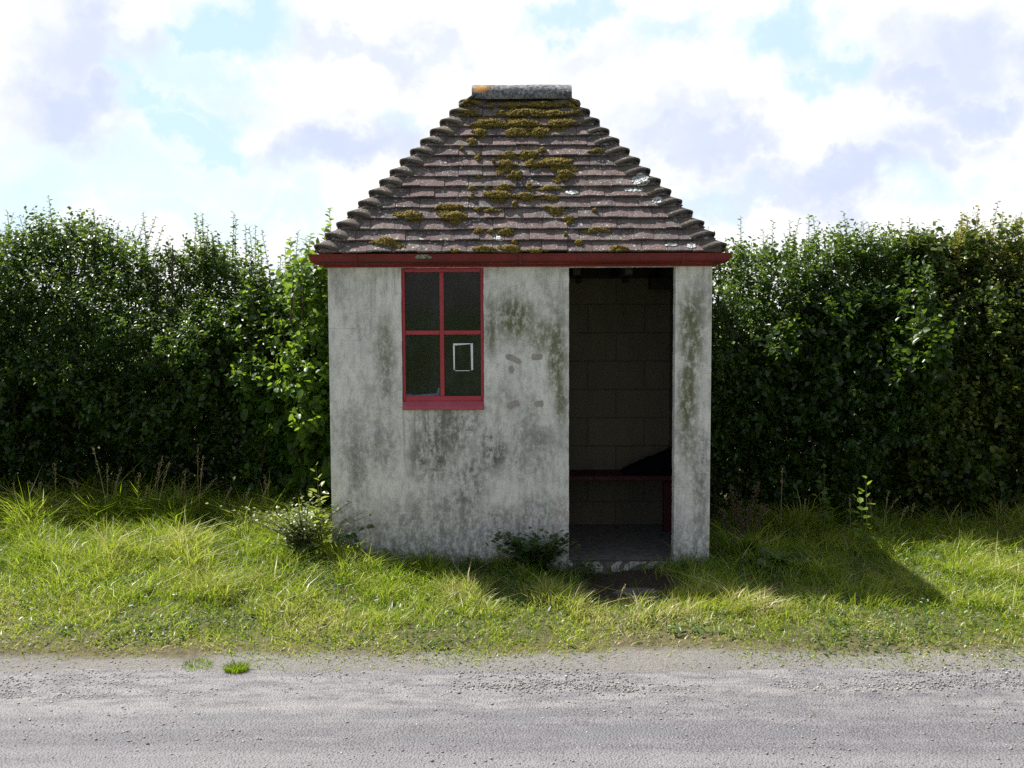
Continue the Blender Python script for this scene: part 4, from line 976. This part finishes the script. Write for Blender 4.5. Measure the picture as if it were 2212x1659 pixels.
def sblob(u, v, ru, rv, k=1.0, soft=.25):
    d = ray(u, v); a = math.atan2(d[0], d[1]); e = math.asin(d[2])
    p = t.math('DIVIDE', t.math('SUBTRACT', aw, a), ru / FPX); q_ = t.math('DIVIDE', t.math('SUBTRACT', ew, e), rv / FPX)
    dd = t.math('SQRT', t.math('ADD', t.math('MULTIPLY', p, p), t.math('MULTIPLY', q_, q_)))
    return t.math('MULTIPLY', t.rng(dd, 1.12, soft - .06), k)
def smax(l):
    r_ = None
    for b in l: f = sblob(*b); r_ = f if r_ is None else t.math('MAXIMUM', r_, f)
    return r_
blue = smax([(530, 20, 230, 110, 1.0), (390, 15, 90, 60, 1.0), (440, 120, 190, 110, .7), (390, 225, 150, 75, 1.0), (430, 300, 110, 70, 1.0), (290, 170, 90, 50, .8), (60, 420, 300, 120, .7), (330, 400, 360, 90, .55), (480, 480, 330, 80, .6), (1180, 20, 130, 60, .8), (1720, 70, 140, 110, .85), (1725, 170, 90, 80, .8), (1420, 50, 140, 55, .6), (2120, 480, 200, 70, .6), (1450, 480, 160, 80, .55), (20, 530, 240, 100, .8), (870, 250, 90, 50, .4)])
lav = smax([(150, 90, 220, 150, .9), (140, 240, 220, 130, 1.0), (240, 60, 150, 80, .7), (690, 340, 270, 95, 1.0), (840, 310, 160, 90, .8), (800, 110, 170, 70, .75), (930, 100, 120, 65, .6), (2060, 90, 220, 170, .9), (1950, 190, 200, 80, .95), (2110, 230, 190, 80, 1.0), (1560, 330, 210, 90, .9), (1500, 270, 140, 70, .6), (1830, 430, 380, 85, 1.0), (2060, 350, 240, 95, .9), (1600, 470, 170, 60, .8), (1300, 120, 150, 50, .35), (560, 220, 120, 50, .3)])
front = t.rng(y, .25, .7)
blue_g = t.rng(n3, .58, .70); lav_g = t.rng(n1b, .48, .66)
bl = t.math('ADD', t.math('MULTIPLY', blue, front), t.math('MULTIPLY', blue_g, t.math('SUBTRACT', 1.0, front)), True)
lv_ = t.math('ADD', t.math('MULTIPLY', lav, front), t.math('MULTIPLY', lav_g, t.math('SUBTRACT', 1.0, front)), True)
wht = t.mix(t.rng(n2, .3, .7), (5.9, 6.0, 6.1), (7.2, 7.2, 7.2))
col = t.mix(t.math('MULTIPLY', lv_, .95), wht, t.mix(n4, (3.7, 4.2, 5.6), (4.55, 5.0, 6.05)))
veil = t.mix(.20, (4.2, 5.6, 6.45), sky.outputs[0])
col = t.mix(t.math('MULTIPLY', bl, 1.1, True), col, veil)
# away from the sun the sky is open blue with a few duller clouds
rear = t.rng(y, .45, -.15)
away = t.mix(t.rng(n3, .44, .58), sky.outputs[0], (3.7, 3.55, 3.4))
col = t.mix(rear, col, away)
hz = t.rng(el, .0, -.05); col = t.mix(hz, col, (1.8, 1.8, 1.5))
bg = t.n('ShaderNodeBackground'); t.set(bg.inputs[0], col); bg.inputs[1].default_value = .088
t.t.links.new(bg.outputs[0], t.n('ShaderNodeOutputWorld').inputs[0])
sc.view_settings.view_transform = 'Standard'; sc.view_settings.look = 'None'; sc.view_settings.exposure = 0.95; sc.view_settings.gamma = 1
sc.cycles.max_bounces = 8; sc.cycles.diffuse_bounces = 4; sc.cycles.transparent_max_bounces = 12
sc.cycles.use_denoising = False
sc.cycles.sample_clamp_indirect = 8
